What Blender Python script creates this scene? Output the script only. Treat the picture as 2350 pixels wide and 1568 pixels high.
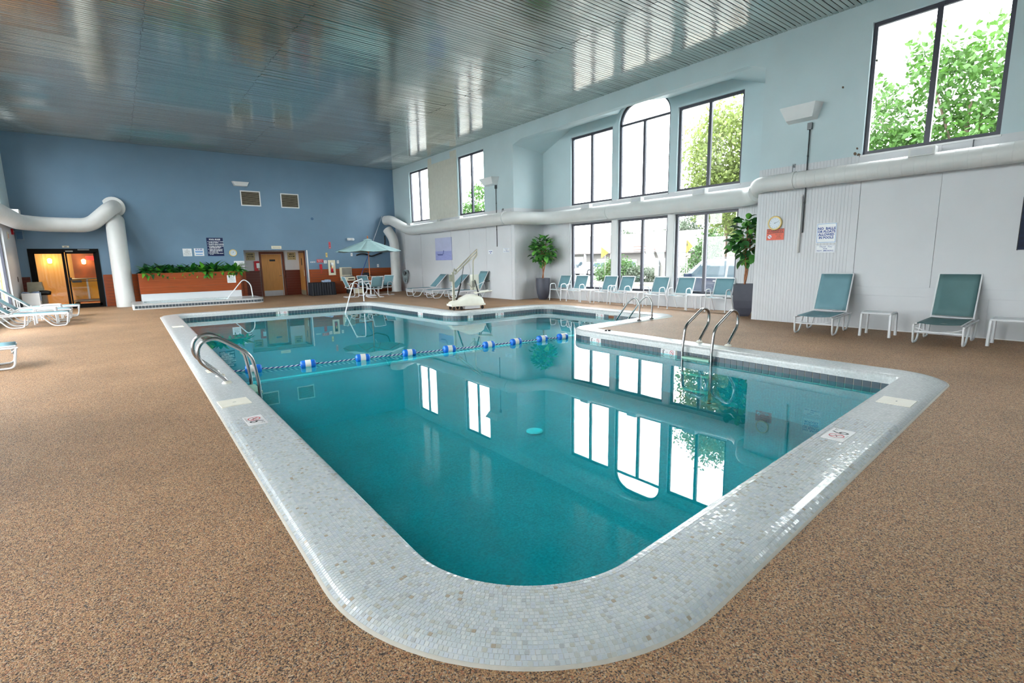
import bpy, bmesh, math, random
import numpy as np
from mathutils import Vector, Matrix, Euler
random.seed(7); rng = np.random.default_rng(7)
PI = math.pi
scene = bpy.context.scene
for o in list(bpy.data.objects): bpy.data.objects.remove(o)
COL = scene.collection

# ------------------------------------------------------------------ camera, sky, exposure
CAM_H = 1.57
def make_camera():
    F, p, y, r = 1153.19, 0.160825, 0.658742, -0.0181492
    f = Vector((math.sin(y)*math.cos(p), math.cos(y)*math.cos(p), -math.sin(p)))
    rt = Vector((math.cos(y), -math.sin(y), 0)); up = rt.cross(f)
    c, s = math.cos(r), math.sin(r)
    rt2 = rt*c + up*s; up2 = up*c - rt*s
    cam = bpy.data.cameras.new('camera'); cam.sensor_width = 36; cam.sensor_fit = 'HORIZONTAL'
    cam.lens = 36*F/2350; cam.clip_start = .02; cam.clip_end = 400
    o = bpy.data.objects.new('camera', cam); COL.objects.link(o)
    o.matrix_world = Matrix(((rt2.x, up2.x, -f.x, 0), (rt2.y, up2.y, -f.y, 0), (rt2.z, up2.z, -f.z, CAM_H), (0, 0, 0, 1)))
    scene.camera = o
make_camera()
w = bpy.data.worlds.new('overcast_sky'); scene.world = w; w.use_nodes = True
bg = w.node_tree.nodes['Background']; bg.inputs[0].default_value = (.93, .97, 1, 1); bg.inputs[1].default_value = 8.0
scene.view_settings.view_transform = 'Standard'; scene.view_settings.look = 'None'
scene.view_settings.exposure = 0.98; scene.view_settings.gamma = 1; scene.view_settings.use_curve_mapping = False

# ------------------------------------------------------------------ materials
M = {}
def srgb(r, g, b):
    f = lambda c: (c/12.92 if c <= .04045 else ((c+.055)/1.055)**2.4)
    return (f(r/255), f(g/255), f(b/255), 1)
def mat(name, rgb, rough=.5, metal=0., var=.08, scale=6., bump=0., bscale=40., spec=.5, stretch=None, trans=0.):
    m = bpy.data.materials.new(name); m.use_nodes = True; nt = m.node_tree; n = nt.nodes; l = nt.links
    b = n['Principled BSDF']; b.inputs['Roughness'].default_value = rough; b.inputs['Metallic'].default_value = metal
    b.inputs['Specular IOR Level'].default_value = spec
    col = srgb(*rgb)
    tc = n.new('ShaderNodeTexCoord'); src = tc.outputs['Object']
    if stretch:
        mp = n.new('ShaderNodeMapping'); mp.inputs['Scale'].default_value = stretch; l.new(src, mp.inputs[0]); src = mp.outputs[0]
    nz = n.new('ShaderNodeTexNoise'); nz.inputs['Scale'].default_value = scale; nz.inputs['Detail'].default_value = 4; l.new(src, nz.inputs[0])
    rp = n.new('ShaderNodeValToRGB'); e = rp.color_ramp.elements
    e[0].position = .3; e[1].position = .7
    e[0].color = tuple(c*(1-var) for c in col[:3]) + (1,); e[1].color = tuple(min(1, c*(1+var)) for c in col[:3]) + (1,)
    l.new(nz.outputs[0], rp.inputs[0]); l.new(rp.outputs[0], b.inputs['Base Color'])
    if bump:
        n2 = n.new('ShaderNodeTexNoise'); n2.inputs['Scale'].default_value = bscale; l.new(src, n2.inputs[0])
        bp = n.new('ShaderNodeBump'); bp.inputs['Strength'].default_value = bump; bp.inputs['Distance'].default_value = .01
        l.new(n2.outputs[0], bp.inputs['Height']); l.new(bp.outputs[0], b.inputs['Normal'])
    if trans:
        tr = n.new('ShaderNodeBsdfTranslucent'); l.new(rp.outputs[0], tr.inputs[0]); mx = n.new('ShaderNodeMixShader'); mx.inputs[0].default_value = trans
        l.new(b.outputs[0], mx.inputs[1]); l.new(tr.outputs[0], mx.inputs[2]); l.new(mx.outputs[0], n['Material Output'].inputs[0])
    M[name] = m; return m
def glassmat(name, tint, ior=1.45, rough=0.):
    m = bpy.data.materials.new(name); m.use_nodes = True; nt = m.node_tree; n = nt.nodes; l = nt.links
    n.remove(n['Principled BSDF']); out = n['Material Output']
    t = n.new('ShaderNodeBsdfTransparent'); t.inputs[0].default_value = tint
    g = n.new('ShaderNodeBsdfGlossy'); g.inputs['Roughness'].default_value = rough; g.inputs['Color'].default_value = (1, 1, 1, 1)
    fr = n.new('ShaderNodeFresnel'); ge = n.new('ShaderNodeNewGeometry'); mi = n.new('ShaderNodeMix'); mi.data_type = 'FLOAT'   # thin sheet: same reflectance from both sides
    mi.inputs[2].default_value = ior; mi.inputs[3].default_value = 1/ior; l.new(ge.outputs['Backfacing'], mi.inputs[0]); l.new(mi.outputs[0], fr.inputs[0])
    mx = n.new('ShaderNodeMixShader'); l.new(fr.outputs[0], mx.inputs[0]); l.new(t.outputs[0], mx.inputs[1]); l.new(g.outputs[0], mx.inputs[2])
    l.new(mx.outputs[0], out.inputs[0]); M[name] = m
    return m, n, l, fr, g, t
def emit(name, rgb, s):
    m = mat(name, rgb, .4); b = m.node_tree.nodes['Principled BSDF']
    b.inputs['Emission Color'].default_value = srgb(*rgb); b.inputs['Emission Strength'].default_value = s; return m

mat('white_wall', (206, 207, 210), .55, var=.03, scale=1.2)
mat('paleblue_wall', (190, 207, 211), .55, var=.04, scale=.9)
mat('blue_wall', (110, 139, 163), .42, var=.08, scale=.55, bump=.15, bscale=25)
mat('white_paint', (226, 226, 226), .4, var=.02)
mat('duct_white', (214, 214, 212), .42, var=.03, scale=3)
mat('dark_frame', (62, 62, 74), .35, var=.1)
mat('black_frame', (10, 9, 9), .5, var=.1, spec=.15)
mat('white_metal', (228, 229, 232), .35, var=.02)
mat('steel', (168, 166, 165), .22, metal=1, var=.08)
mat('sling_teal', (110, 150, 160), .6, var=.06, scale=3, bump=.25, bscale=350)
mat('sling_green', (86, 120, 122), .6, var=.06, scale=3, bump=.25, bscale=350)
mat('wood_red', (148, 66, 22), .38, var=.22, scale=3, stretch=(.6, 6, 12))
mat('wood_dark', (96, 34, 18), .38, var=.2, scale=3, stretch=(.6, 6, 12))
mat('wood_door', (190, 132, 66), .4, var=.14, scale=3, stretch=(9, 9, .7))
mat('wood_frame', (105, 48, 26), .4, var=.15, scale=3, stretch=(6, 6, .7))
mat('kick_plate', (190, 192, 196), .3, metal=.8, var=.05)
mat('grey_pot', (74, 76, 88), .45, var=.06)
mat('soil', (150, 110, 80), .9, var=.3, scale=40)
mat('fig_leaf', (70, 138, 58), .4, var=.3, scale=5)
mat('fig_leaf_bright', (116, 186, 80), .4, var=.22, scale=5)
mat('fig_leaf_dark', (50, 104, 54), .42, var=.25, scale=5)
mat('bark', (158, 104, 74), .8, var=.25, scale=15)
mat('lily_leaf', (44, 120, 44), .35, var=.35, scale=9)
mat('lily_leaf_bright', (96, 168, 52), .35, var=.3, scale=9)
mat('lily_leaf_dark', (28, 78, 42), .4, var=.3, scale=9)
mat('tree_leaf', (104, 118, 58), .6, var=.3, scale=2.5, trans=.4)
mat('tree_leaf_b', (64, 100, 36), .6, var=.4, scale=2.5, trans=.35)
mat('hedge_leaf', (62, 90, 46), .6, var=.3, scale=2, trans=.3)
mat('far_leaf', (74, 84, 68), .7, var=.25, scale=1, trans=.3)
mat('trunk', (96, 80, 66), .9, var=.3)
mat('asphalt', (86, 84, 82), .9, var=.1, scale=3)
mat('curb', (120, 112, 100), .8, var=.1)
mat('roof_shingle', (92, 86, 84), .8, var=.12, scale=8)
mat('facade', (116, 112, 108), .7, var=.04)
mat('brick_red', (100, 62, 54), .8, var=.15)
mat('car_navy', (34, 44, 66), .15, var=.05, spec=.8)
mat('car_white', (140, 146, 152), .2, var=.03)
mat('car_glass', (70, 84, 92), .05, var=.05, spec=1)
mat('tyre', (26, 26, 28), .8)
mat('sign_yellow', (196, 140, 12), .45, var=.03)
mat('sign_white', (232, 234, 236), .4, var=.02)
mat('sign_navy', (12, 30, 78), .35, var=.06)
mat('sign_blue', (30, 70, 150), .45, var=.03)
mat('sign_sky', (90, 150, 210), .45, var=.05)
mat('sign_red', (196, 30, 50), .45, var=.05)
mat('sign_orange', (226, 92, 62), .45, var=.04)
mat('sign_tan', (190, 172, 128), .45, var=.05)
mat('ink_black', (20, 20, 22), .5)
mat('ink_grey', (120, 124, 122), .5)
mat('clock_rim', (226, 200, 130), .35, var=.06)
mat('clock_face', (205, 214, 224), .35, var=.02)
mat('louvre', (146, 138, 118), .6, var=.15)
mat('beige_plastic', (222, 214, 190), .45, var=.03)
mat('grey_metal', (150, 146, 136), .35, metal=.5, var=.08)
mat('conduit', (96, 100, 102), .4, metal=.6, var=.1)
mat('black_cloth', (20, 24, 34), .6, var=.3, scale=5)
mat('towel', (170, 186, 214), .9, var=.1)
mat('umbrella_cloth', (168, 202, 204), .7, var=.05)
mat('wood_pole', (186, 110, 62), .45, var=.15, stretch=(6, 6, .6))
mat('pole_blue', (34, 78, 156), .4)
mat('lift_shell', (232, 228, 214), .35, var=.03)
mat('lift_metal', (176, 170, 152), .3, metal=.35, var=.06)
mat('rubber', (32, 30, 30), .6)
mat('hose_grey', (150, 162, 164), .5, var=.1)
mat('rope_blue', (24, 52, 130), .6)
mat('rope_white', (220, 226, 232), .7)
mat('float_blue', (34, 116, 220), .25, var=.06)
mat('float_white', (232, 232, 226), .3)
mat('grout', (192, 185, 174), .8, var=.06, scale=20)
mat('band_tile', (70, 82, 92), .3, var=.22, scale=7, spec=.6)
mat('marker_white', (224, 220, 220), .3, var=.02)
mat('lid_cream', (226, 220, 206), .45, var=.03)
mat('lobby_wall', (196, 160, 96), .6, var=.06, scale=1)
mat('lobby_dark', (120, 62, 22), .5, var=.4, scale=3)
mat('lobby_floor', (188, 140, 100), .5, var=.08)
mat('cart_yellow', (240, 168, 8), .5, var=.04)
mat('red_plastic', (190, 18, 34), .3, var=.05)
mat('glass_step', (150, 196, 176), .4)
mat('pale_line', (150, 226, 226), .5, var=.05)
mat('picture_lilac', (180, 184, 212), .5, var=.06, scale=2)
mat('picture_sea', (150, 156, 208), .5, var=.08, scale=4, stretch=(1, 6, 1))
mat('picture_boat', (86, 98, 160), .5)
mat('picture_deep', (8, 26, 54), .7, var=.6, scale=3, stretch=(1, 5, 1))
mat('smudge', (66, 100, 132), .6)
mat('patch_cream', (206, 204, 192), .6, var=.05)
mat('void_black', (12, 12, 12), .9)
emit('lamp_warm', (255, 205, 120), 8.)
emit('exit_red', (230, 40, 40), .7)
glassmat('window_glass', (.97, .985, .98, 1), 1.4)
glassmat('door_glass', (.96, .95, .9, 1), 1.5)

def floor_mat():
    m = bpy.data.materials.new('pebble_floor'); m.use_nodes = True; nt = m.node_tree; n = nt.nodes; l = nt.links
    b = n['Principled BSDF']; b.inputs['Roughness'].default_value = .62; b.inputs['Specular IOR Level'].default_value = .35
    tc = n.new('ShaderNodeTexCoord'); v = n.new('ShaderNodeTexVoronoi'); v.inputs['Scale'].default_value = 175; l.new(tc.outputs['Object'], v.inputs['Vector'])
    sp = n.new('ShaderNodeSeparateColor'); l.new(v.outputs['Color'], sp.inputs[0])
    rp = n.new('ShaderNodeValToRGB'); rp.color_ramp.interpolation = 'LINEAR'; cr = rp.color_ramp
    st = [(0, (44, 40, 40)), (.14, (92, 72, 60)), (.3, (140, 106, 78)), (.5, (172, 132, 94)), (.68, (192, 154, 112)), (.82, (158, 96, 66)), (.92, (204, 178, 146)), (1, (92, 92, 96))]
    cr.elements[0].position = 0; cr.elements[0].color = srgb(*st[0][1]); cr.elements[1].position = 1; cr.elements[1].color = srgb(*st[-1][1])
    for p, c in st[1:-1]: e = cr.elements.new(p); e.color = srgb(*c)
    l.new(sp.outputs[0], rp.inputs[0])
    nz = n.new('ShaderNodeTexNoise'); nz.inputs['Scale'].default_value = .9; nz.inputs['Detail'].default_value = 5; l.new(tc.outputs['Object'], nz.inputs['Vector'])
    mr = n.new('ShaderNodeMapRange'); mr.inputs[1].default_value = .3; mr.inputs[2].default_value = .7; mr.inputs[3].default_value = .86; mr.inputs[4].default_value = 1.12; l.new(nz.outputs[0], mr.inputs[0])
    mu = n.new('ShaderNodeMix'); mu.data_type = 'RGBA'; mu.blend_type = 'MULTIPLY'; mu.inputs[0].default_value = 1
    l.new(rp.outputs[0], mu.inputs[6]); l.new(mr.outputs[0], mu.inputs[7]); l.new(mu.outputs[2], b.inputs['Base Color'])
    bp = n.new('ShaderNodeBump'); bp.inputs['Strength'].default_value = .7; bp.inputs['Distance'].default_value = .004; bp.invert = True
    l.new(v.outputs['Distance'], bp.inputs['Height']); l.new(bp.outputs[0], b.inputs['Normal'])
    M['pebble_floor'] = m
floor_mat()
def ceiling_mat():
    m = bpy.data.materials.new('slat_metal'); m.use_nodes = True; nt = m.node_tree; n = nt.nodes; l = nt.links
    b = n['Principled BSDF']; b.inputs['Metallic'].default_value = .76; b.inputs['Roughness'].default_value = .12
    oi = n.new('ShaderNodeObjectInfo'); ge = n.new('ShaderNodeNewGeometry')
    ad = n.new('ShaderNodeMath'); ad.operation = 'ADD'; l.new(oi.outputs['Random'], ad.inputs[0]); l.new(ge.outputs['Random Per Island'], ad.inputs[1])
    fr = n.new('ShaderNodeMath'); fr.operation = 'FRACT'; l.new(ad.outputs[0], fr.inputs[0])
    rp = n.new('ShaderNodeValToRGB'); e = rp.color_ramp.elements; e[0].color = srgb(188, 192, 187); e[1].color = srgb(208, 212, 206); l.new(fr.outputs[0], rp.inputs[0]); l.new(rp.outputs[0], b.inputs['Base Color'])
    nz = n.new('ShaderNodeTexNoise'); nz.inputs['Scale'].default_value = 1.1; nz.inputs['Detail'].default_value = 3; l.new(ge.outputs['Position'], nz.inputs['Vector'])
    bp = n.new('ShaderNodeBump'); bp.inputs['Strength'].default_value = .12; bp.inputs['Distance'].default_value = .05; l.new(nz.outputs[0], bp.inputs['Height']); l.new(bp.outputs[0], b.inputs['Normal'])
    M['slat_metal'] = m
ceiling_mat()
def tile_mat():
    m = bpy.data.materials.new('mosaic_glass'); m.use_nodes = True; nt = m.node_tree; n = nt.nodes; l = nt.links
    b = n['Principled BSDF']; b.inputs['Roughness'].default_value = .16; b.inputs['Specular IOR Level'].default_value = .6
    oi = n.new('ShaderNodeObjectInfo'); ge = n.new('ShaderNodeNewGeometry')
    ad = n.new('ShaderNodeMath'); ad.operation = 'ADD'; l.new(oi.outputs['Random'], ad.inputs[0]); l.new(ge.outputs['Random Per Island'], ad.inputs[1])
    fr = n.new('ShaderNodeMath'); fr.operation = 'FRACT'; l.new(ad.outputs[0], fr.inputs[0])
    rp = n.new('ShaderNodeValToRGB'); cr = rp.color_ramp; cr.interpolation = 'CONSTANT'
    st = [(0, (190, 196, 198)), (.28, (198, 201, 203)), (.5, (190, 195, 202)), (.66, (203, 205, 204)), (.80, (188, 190, 186)), (.90, (184, 181, 172)), (.955, (174, 174, 176)), (.985, (172, 158, 140))]
    cr.elements[0].position = 0; cr.elements[0].color = srgb(*st[0][1]); cr.elements[1].position = st[1][0]; cr.elements[1].color = srgb(*st[1][1])
    for p, c in st[2:]: e = cr.elements.new(p); e.color = srgb(*c)
    l.new(fr.outputs[0], rp.inputs[0]); l.new(rp.outputs[0], b.inputs['Base Color']); M['mosaic_glass'] = m
    # far mosaic as a surface pattern
    m = bpy.data.materials.new('mosaic_far'); m.use_nodes = True; nt = m.node_tree; n = nt.nodes; l = nt.links
    b = n['Principled BSDF']; b.inputs['Roughness'].default_value = .22; b.inputs['Specular IOR Level'].default_value = .5
    uv = n.new('ShaderNodeUVMap'); br = n.new('ShaderNodeTexBrick'); br.offset = 0; l.new(uv.outputs[0], br.inputs[0])
    br.inputs['Scale'].default_value = 1; br.inputs['Brick Width'].default_value = .0215; br.inputs['Row Height'].default_value = .0215
    br.inputs['Mortar Size'].default_value = .0011; br.inputs['Bias'].default_value = -.1
    br.inputs['Color1'].default_value = srgb(202, 205, 207); br.inputs['Color2'].default_value = srgb(182, 186, 188); br.inputs['Mortar'].default_value = srgb(196, 188, 176)
    l.new(br.outputs[0], b.inputs['Base Color']); M['mosaic_far'] = m
tile_mat()
def plaster_mat():
    m = mat('pool_plaster', (60, 142, 148), .7, var=.1, scale=1.2); n = m.node_tree.nodes; l = m.node_tree.links
    b = n['Principled BSDF']; tc = n.new('ShaderNodeTexCoord')
    v = n.new('ShaderNodeTexNoise'); v.inputs['Scale'].default_value = 55; v.inputs['Detail'].default_value = 6; l.new(tc.outputs['Object'], v.inputs['Vector'])
    mr = n.new('ShaderNodeMapRange'); mr.inputs[1].default_value = .35; mr.inputs[2].default_value = .65; mr.inputs[3].default_value = .72; mr.inputs[4].default_value = 1.15; l.new(v.outputs[0], mr.inputs[0])
    mu = n.new('ShaderNodeMix'); mu.data_type = 'RGBA'; mu.blend_type = 'MULTIPLY'; mu.inputs[0].default_value = 1
    src = b.inputs['Base Color'].links[0].from_socket; l.new(src, mu.inputs[6]); l.new(mr.outputs[0], mu.inputs[7]); l.new(mu.outputs[2], b.inputs['Base Color'])
plaster_mat()
def water_mat():
    m, n, l, fr, g, t = glassmat('pool_water', (.12, .95, 1.0, 1), 1.34)
    tc = n.new('ShaderNodeTexCoord'); mp = n.new('ShaderNodeMapping'); mp.inputs['Scale'].default_value = (1, .6, 1); l.new(tc.outputs['Object'], mp.inputs[0])
    nz = n.new('ShaderNodeTexNoise'); nz.inputs['Scale'].default_value = 1.6; nz.inputs['Detail'].default_value = 2; l.new(mp.outputs[0], nz.inputs['Vector'])
    bp = n.new('ShaderNodeBump'); bp.inputs['Strength'].default_value = .014; bp.inputs['Distance'].default_value = .05; l.new(nz.outputs[0], bp.inputs['Height'])
    l.new(bp.outputs[0], fr.inputs['Normal']); l.new(bp.outputs[0], g.inputs['Normal'])
    # light scattered back by the water itself
    df = n.new('ShaderNodeBsdfDiffuse'); df.inputs[0].default_value = (.0, .46, .56, 1); m2 = n.new('ShaderNodeMixShader'); m2.inputs[0].default_value = .05
    mx = [q for q in n if q.type == 'MIX_SHADER' and q != m2][0]; l.new(t.outputs[0], m2.inputs[1]); l.new(df.outputs[0], m2.inputs[2]); l.new(m2.outputs[0], mx.inputs[1])
water_mat()

# ------------------------------------------------------------------ mesh helpers
class MB:
    def __init__(s): s.v = []; s.f = []; s.mi = []; s.cur = 0
    def add(s, vs, fs):
        o = len(s.v); s.v += [tuple(a) for a in vs]
        for f in fs: s.f.append(tuple(i+o for i in f)); s.mi.append(s.cur)
        return s
    def box(s, x0, y0, z0, x1, y1, z1):
        return s.add([(x0, y0, z0), (x1, y0, z0), (x1, y1, z0), (x0, y1, z0), (x0, y0, z1), (x1, y0, z1), (x1, y1, z1), (x0, y1, z1)],
                     [(0, 3, 2, 1), (4, 5, 6, 7), (0, 1, 5, 4), (1, 2, 6, 5), (2, 3, 7, 6), (3, 0, 4, 7)])
    def prism(s, pts, a, b, axis='z'):
        n = len(pts)
        def P(p, t): return {'z': (p[0], p[1], t), 'y': (p[0], t, p[1]), 'x': (t, p[0], p[1])}[axis]
        return s.add([P(p, a) for p in pts]+[P(p, b) for p in pts], [tuple(range(n))[::-1], tuple(range(n, 2*n))]+[(i, (i+1) % n, n+(i+1) % n, n+i) for i in range(n)])
    def tube(s, pts, r, seg=8, closed=False, caps=True):
        pts = [Vector(p) for p in pts]; n = len(pts); R = r if isinstance(r, (list, tuple)) else [r]*n
        rings = []; prev = None
        for i in range(n):
            if closed: d = (pts[(i+1) % n]-pts[i-1])
            else: d = pts[min(i+1, n-1)]-pts[max(i-1, 0)]
            d.normalize()
            if prev is None:
                a = Vector((0, 0, 1)) if abs(d.z) < .9 else Vector((1, 0, 0)); u = d.cross(a).normalized()
            else:
                u = (prev-d*prev.dot(d)).normalized()
            prev = u; v = d.cross(u)
            rings.append([pts[i]+(u*math.cos(2*PI*k/seg)+v*math.sin(2*PI*k/seg))*R[i] for k in range(seg)])
        vs = [q for rg in rings for q in rg]; fs = []
        m = n if closed else n-1
        for i in range(m):
            j = (i+1) % n
            for k in range(seg): fs.append((i*seg+k, i*seg+(k+1) % seg, j*seg+(k+1) % seg, j*seg+k))
        if not closed and caps: fs += [tuple(range(seg))[::-1], tuple(range((n-1)*seg, n*seg))]
        return s.add(vs, fs)
    def lathe(s, prof, seg=20, c=(0, 0, 0)):
        vs = []; fs = []; n = len(prof)
        for k in range(seg):
            a = 2*PI*k/seg
            vs += [(c[0]+r*math.cos(a), c[1]+r*math.sin(a), c[2]+z) for r, z in prof]
        for k in range(seg):
            j = (k+1) % seg
            for i in range(n-1): fs.append((k*n+i, j*n+i, j*n+i+1, k*n+i+1))
        if prof[0][0] > 1e-4: fs.append(tuple(k*n for k in range(seg))[::-1])
        if prof[-1][0] > 1e-4: fs.append(tuple(k*n+n-1 for k in range(seg)))
        return s.add(vs, fs)
    def disc(s, c, r, u, v, seg=20, t=.004):
        c = Vector(c); u = Vector(u); v = Vector(v); nn = u.cross(v).normalized()*t
        a = [c+(u*math.cos(2*PI*k/seg)+v*math.sin(2*PI*k/seg))*r for k in range(seg)]
        return s.add(a+[p+nn for p in a], [tuple(range(seg))[::-1], tuple(range(seg, 2*seg))]+[(i, (i+1) % seg, seg+(i+1) % seg, seg+i) for i in range(seg)])
    def grid(s, fn, nu, nv, thick=None):
        vs = [fn(i/nu, j/nv) for j in range(nv+1) for i in range(nu+1)]; w = nu+1
        fs = [(j*w+i, j*w+i+1, (j+1)*w+i+1, (j+1)*w+i) for j in range(nv) for i in range(nu)]
        if thick:
            t = Vector(thick); n = len(vs); vs = vs+[tuple(Vector(p)+t) for p in vs]; fs = fs+[tuple(n+i for i in f[::-1]) for f in fs]
            bd = list(range(w))+[j*w+nu for j in range(1, nv+1)]+[nv*w+i for i in range(nu-1, -1, -1)]+[j*w for j in range(nv-1, 0, -1)]
            for a in range(len(bd)): b = (a+1) % len(bd); fs.append((bd[b], bd[a], n+bd[a], n+bd[b]))
        return s.add(vs, fs)
    def mesh(s, name, mats, smooth=False):
        me = bpy.data.meshes.new(name); me.from_pydata(s.v, [], s.f)
        for m in ([mats] if isinstance(mats, str) else mats): me.materials.append(M[m])
        if any(s.mi): me.polygons.foreach_set('material_index', s.mi)
        if smooth: me.polygons.foreach_set('use_smooth', [True]*len(s.f))
        me.update(); return me
    def build(s, name, mats, parent=None, smooth=False, auto=None):
        me = s.mesh(name, mats, smooth)
        if smooth and auto is not None: me.set_sharp_from_angle(angle=auto)
        return link(name, me, parent)
def link(name, me, parent=None, loc=None, rot=None):
    o = bpy.data.objects.new(name, me); COL.objects.link(o)
    if parent is not None: o.parent = parent
    if loc is not None: o.location = loc
    if rot is not None: o.rotation_euler = rot
    return o
def tag(o, label, cat=None, group=None, kind=None):
    o['label'] = label
    if cat: o['category'] = cat
    if group: o['group'] = group
    if kind: o['kind'] = kind
    return o
def thing(name, label, cat, loc=(0, 0, 0), rz=0, group=None, rot=None, kind=None):
    o = bpy.data.objects.new(name, None); COL.objects.link(o); o.empty_display_size = .1
    o.location = loc; o.rotation_euler = rot if rot else (0, 0, rz)
    return tag(o, label, cat, group, kind)
def copy_tree(o, parent=None):
    c = o.copy(); COL.objects.link(c); c.parent = parent
    for ch in list(o.children): copy_tree(ch, c)
    return c
def box(name, m, parent, *a): return MB().box(*a).build(name, m, parent)
def arc(c, r, a0, a1, n, plane='xz', y=0):
    out = []
    for i in range(n+1):
        a = math.radians(a0+(a1-a0)*i/n); p, q = c[0]+r*math.cos(a), c[1]+r*math.sin(a)
        out.append({'xz': (p, y, q), 'yz': (y, p, q), 'xy': (p, q, y)}[plane])
    return out
def fillet(pts, r, n=5):
    """round the corners of a 3-D polyline"""
    P = [Vector(p) for p in pts]; out = [P[0]]
    for i in range(1, len(P)-1):
        a, b, c = P[i-1], P[i], P[i+1]; d1 = (a-b); d2 = (c-b); rr = r[i-1] if isinstance(r, (list, tuple)) else r
        q = min(rr, d1.length*.49, d2.length*.49); p1 = b+d1.normalized()*q; p2 = b+d2.normalized()*q
        for k in range(n+1): t = k/n; out.append(p1*(1-t)**2+b*2*t*(1-t)+p2*t*t)
    out.append(P[-1]); return out
_tm = {}
def text(body, size, m, parent, x=0, y=0, z=.006, sx=1., bold=0., rot=0, align='CENTER', shear=0., name='lettering'):
    key = (body, size, bold, align, shear)
    if key not in _tm:
        cu = bpy.data.curves.new('lettering', 'FONT'); cu.body = body; cu.size = size; cu.align_x = align; cu.align_y = 'CENTER'; cu.offset = bold; cu.shear = shear; cu.resolution_u = 2
        t = bpy.data.objects.new('lettering_source', cu); COL.objects.link(t); dg = bpy.context.evaluated_depsgraph_get()
        me = bpy.data.meshes.new_from_object(t.evaluated_get(dg)); me.name = 'lettering'; bpy.data.objects.remove(t); bpy.data.curves.remove(cu); _tm[key] = me
    me = _tm[key]
    if len(me.materials) and me.materials[0] != M[m] or len(me.materials) == 0:
        if len(me.materials): me = me.copy(); me.materials.clear()
        me.materials.append(M[m])
    o = link(name, me, parent, (x, y, z), (0, 0, rot)); o.scale = (sx, 1, 1); return o
ROT_B = (PI/2, 0, 0); ROT_R = (PI/2, 0, -PI/2); ROT_L = (PI/2, 0, PI/2)
# ------------------------------------------------------------------ room shell
XL, XR, YB, YF, ZC = -2.85, 12.37, 26.30, -4.0, 6.49
BX, BY0, BY1 = 13.9, 6.2, 15.72      # bay back wall and its sides
ZS = 3.57                            # paint change height
def wall_cells(mb, u0, u1, z0, z1, holes, fn, splits=()):
    us = sorted({u0, u1, *[h[0] for h in holes], *[h[1] for h in holes]}); zs = sorted({z0, z1, *[h[2] for h in holes], *[h[3] for h in holes], *splits})
    us = [u for u in us if u0 <= u <= u1]; zs = [z for z in zs if z0 <= z <= z1]
    for a, b in zip(us, us[1:]):
        for c, d in zip(zs, zs[1:]):
            mu, mz = (a+b)/2, (c+d)/2
            if any(h[0] < mu < h[1] and h[2] < mz < h[3] for h in holes): continue
            mb.cur = 1 if mz > ZS else 0; fn(mb, a, b, c, d)
UPW = [(22.4, 24.4), (17.68, 19.68), (2.02, 4.10), (-2.9, -.85)]
wr = MB()
holes = [(a, b, 3.57, 6.09) for a, b in UPW]+[(BY0, BY1, 0, 6.02)]
wall_cells(wr, YF, YB+.2, 0, ZC+.25, holes, lambda mb, a, b, c, d: mb.box(XR, a, c, XR+.2, b, d), (ZS,))
wr.cur = 1
wr.prism([(BY1, 5.88), (BY1, 6.02), (15.2, 6.02)], XR, XR+.2, 'x'); wr.prism([(BY0, 5.86), (6.6, 6.02), (BY0, 6.02)], XR, XR+.2, 'x')
wall_right = tag(wr.build('wall_right', ['white_wall', 'paleblue_wall']), 'white and pale blue long wall on the right side', 'wall', kind='structure')
# bay
bw = MB(); LW = [(12.12, 14.15), (9.82, 11.85), (7.5, 9.55)]
holes = [(a, b, .45, 2.88) for a, b in LW]+[(LW[0][0], LW[0][1], 3.56, 6.02), (LW[1][0], LW[1][1], 3.56, 6.62), (LW[2][0], LW[2][1], 3.56, 6.02)]
wall_cells(bw, BY0-.2, BY1+.2, 0, 7.0, holes, lambda mb, a, b, c, d: mb.box(BX, a, c, BX+.2, b, d), (ZS,))
for y0, y1 in ((BY0-.2, BY0), (BY1, BY1+.2)):
    bw.cur = 0; bw.box(XR+.2, y0, 0, BX, y1, ZS); bw.cur = 1; bw.box(XR+.2, y0, ZS, BX, y1, 6.7)
bw.cur = 1
Fp = [(BY1, 5.88), (15.2, 6.02), (6.6, 6.02), (BY0, 5.86)]; Bp = [(BY1, 5.71), (14.0, 6.37), (7.9, 6.37), (BY0, 5.71)]
va = [(11.85-r_*2.03, 6.37+.36*math.sin(PI*r_)**.6) for r_ in (0, .06, .15, .3, .5, .7, .85, .94, 1)]   # small vault over the arched window
Fp = [Fp[0], Fp[1], (13.0, 6.02)]+[(y, 6.02) for y, z in va]+[(8.6, 6.02), Fp[2], Fp[3]]; Bp = [Bp[0], Bp[1], (13.0, 6.37)]+va+[(8.6, 6.37), Bp[2], Bp[3]]; nF = len(Fp)
vs = [(XR, y, z) for y, z in Fp]+[(BX+.02, y, z) for y, z in Bp]+[(XR, y, z+.25) for y, z in Fp]+[(BX+.02, y, z+.25) for y, z in Bp]
bw.add(vs, [(i, i+1, i+nF+1, i+nF) for i in range(nF-1)]+[(2*nF+i+nF, 2*nF+i+nF+1, 2*nF+i+1, 2*nF+i) for i in range(nF-1)])
# corner fills of the arched centre window
for yc, sg in ((LW[1][0], 1), (LW[1][1], -1)):
    r = .62; cy = yc+sg*r; cz = 6.62-r
    pts = [(yc, 6.62)]+[(cy+r*math.cos(math.radians(90+a))*sg*(1), cz+r*math.sin(math.radians(90+a))) for a in range(0, 91, 10)]
    if sg < 0: pts = pts[::-1]
    bw.prism(pts, BX, BX+.2, 'x')
tag(bw.build('wall_bay', ['white_wall', 'paleblue_wall']), 'recessed window bay in the right wall', 'wall', kind='structure')
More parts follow.
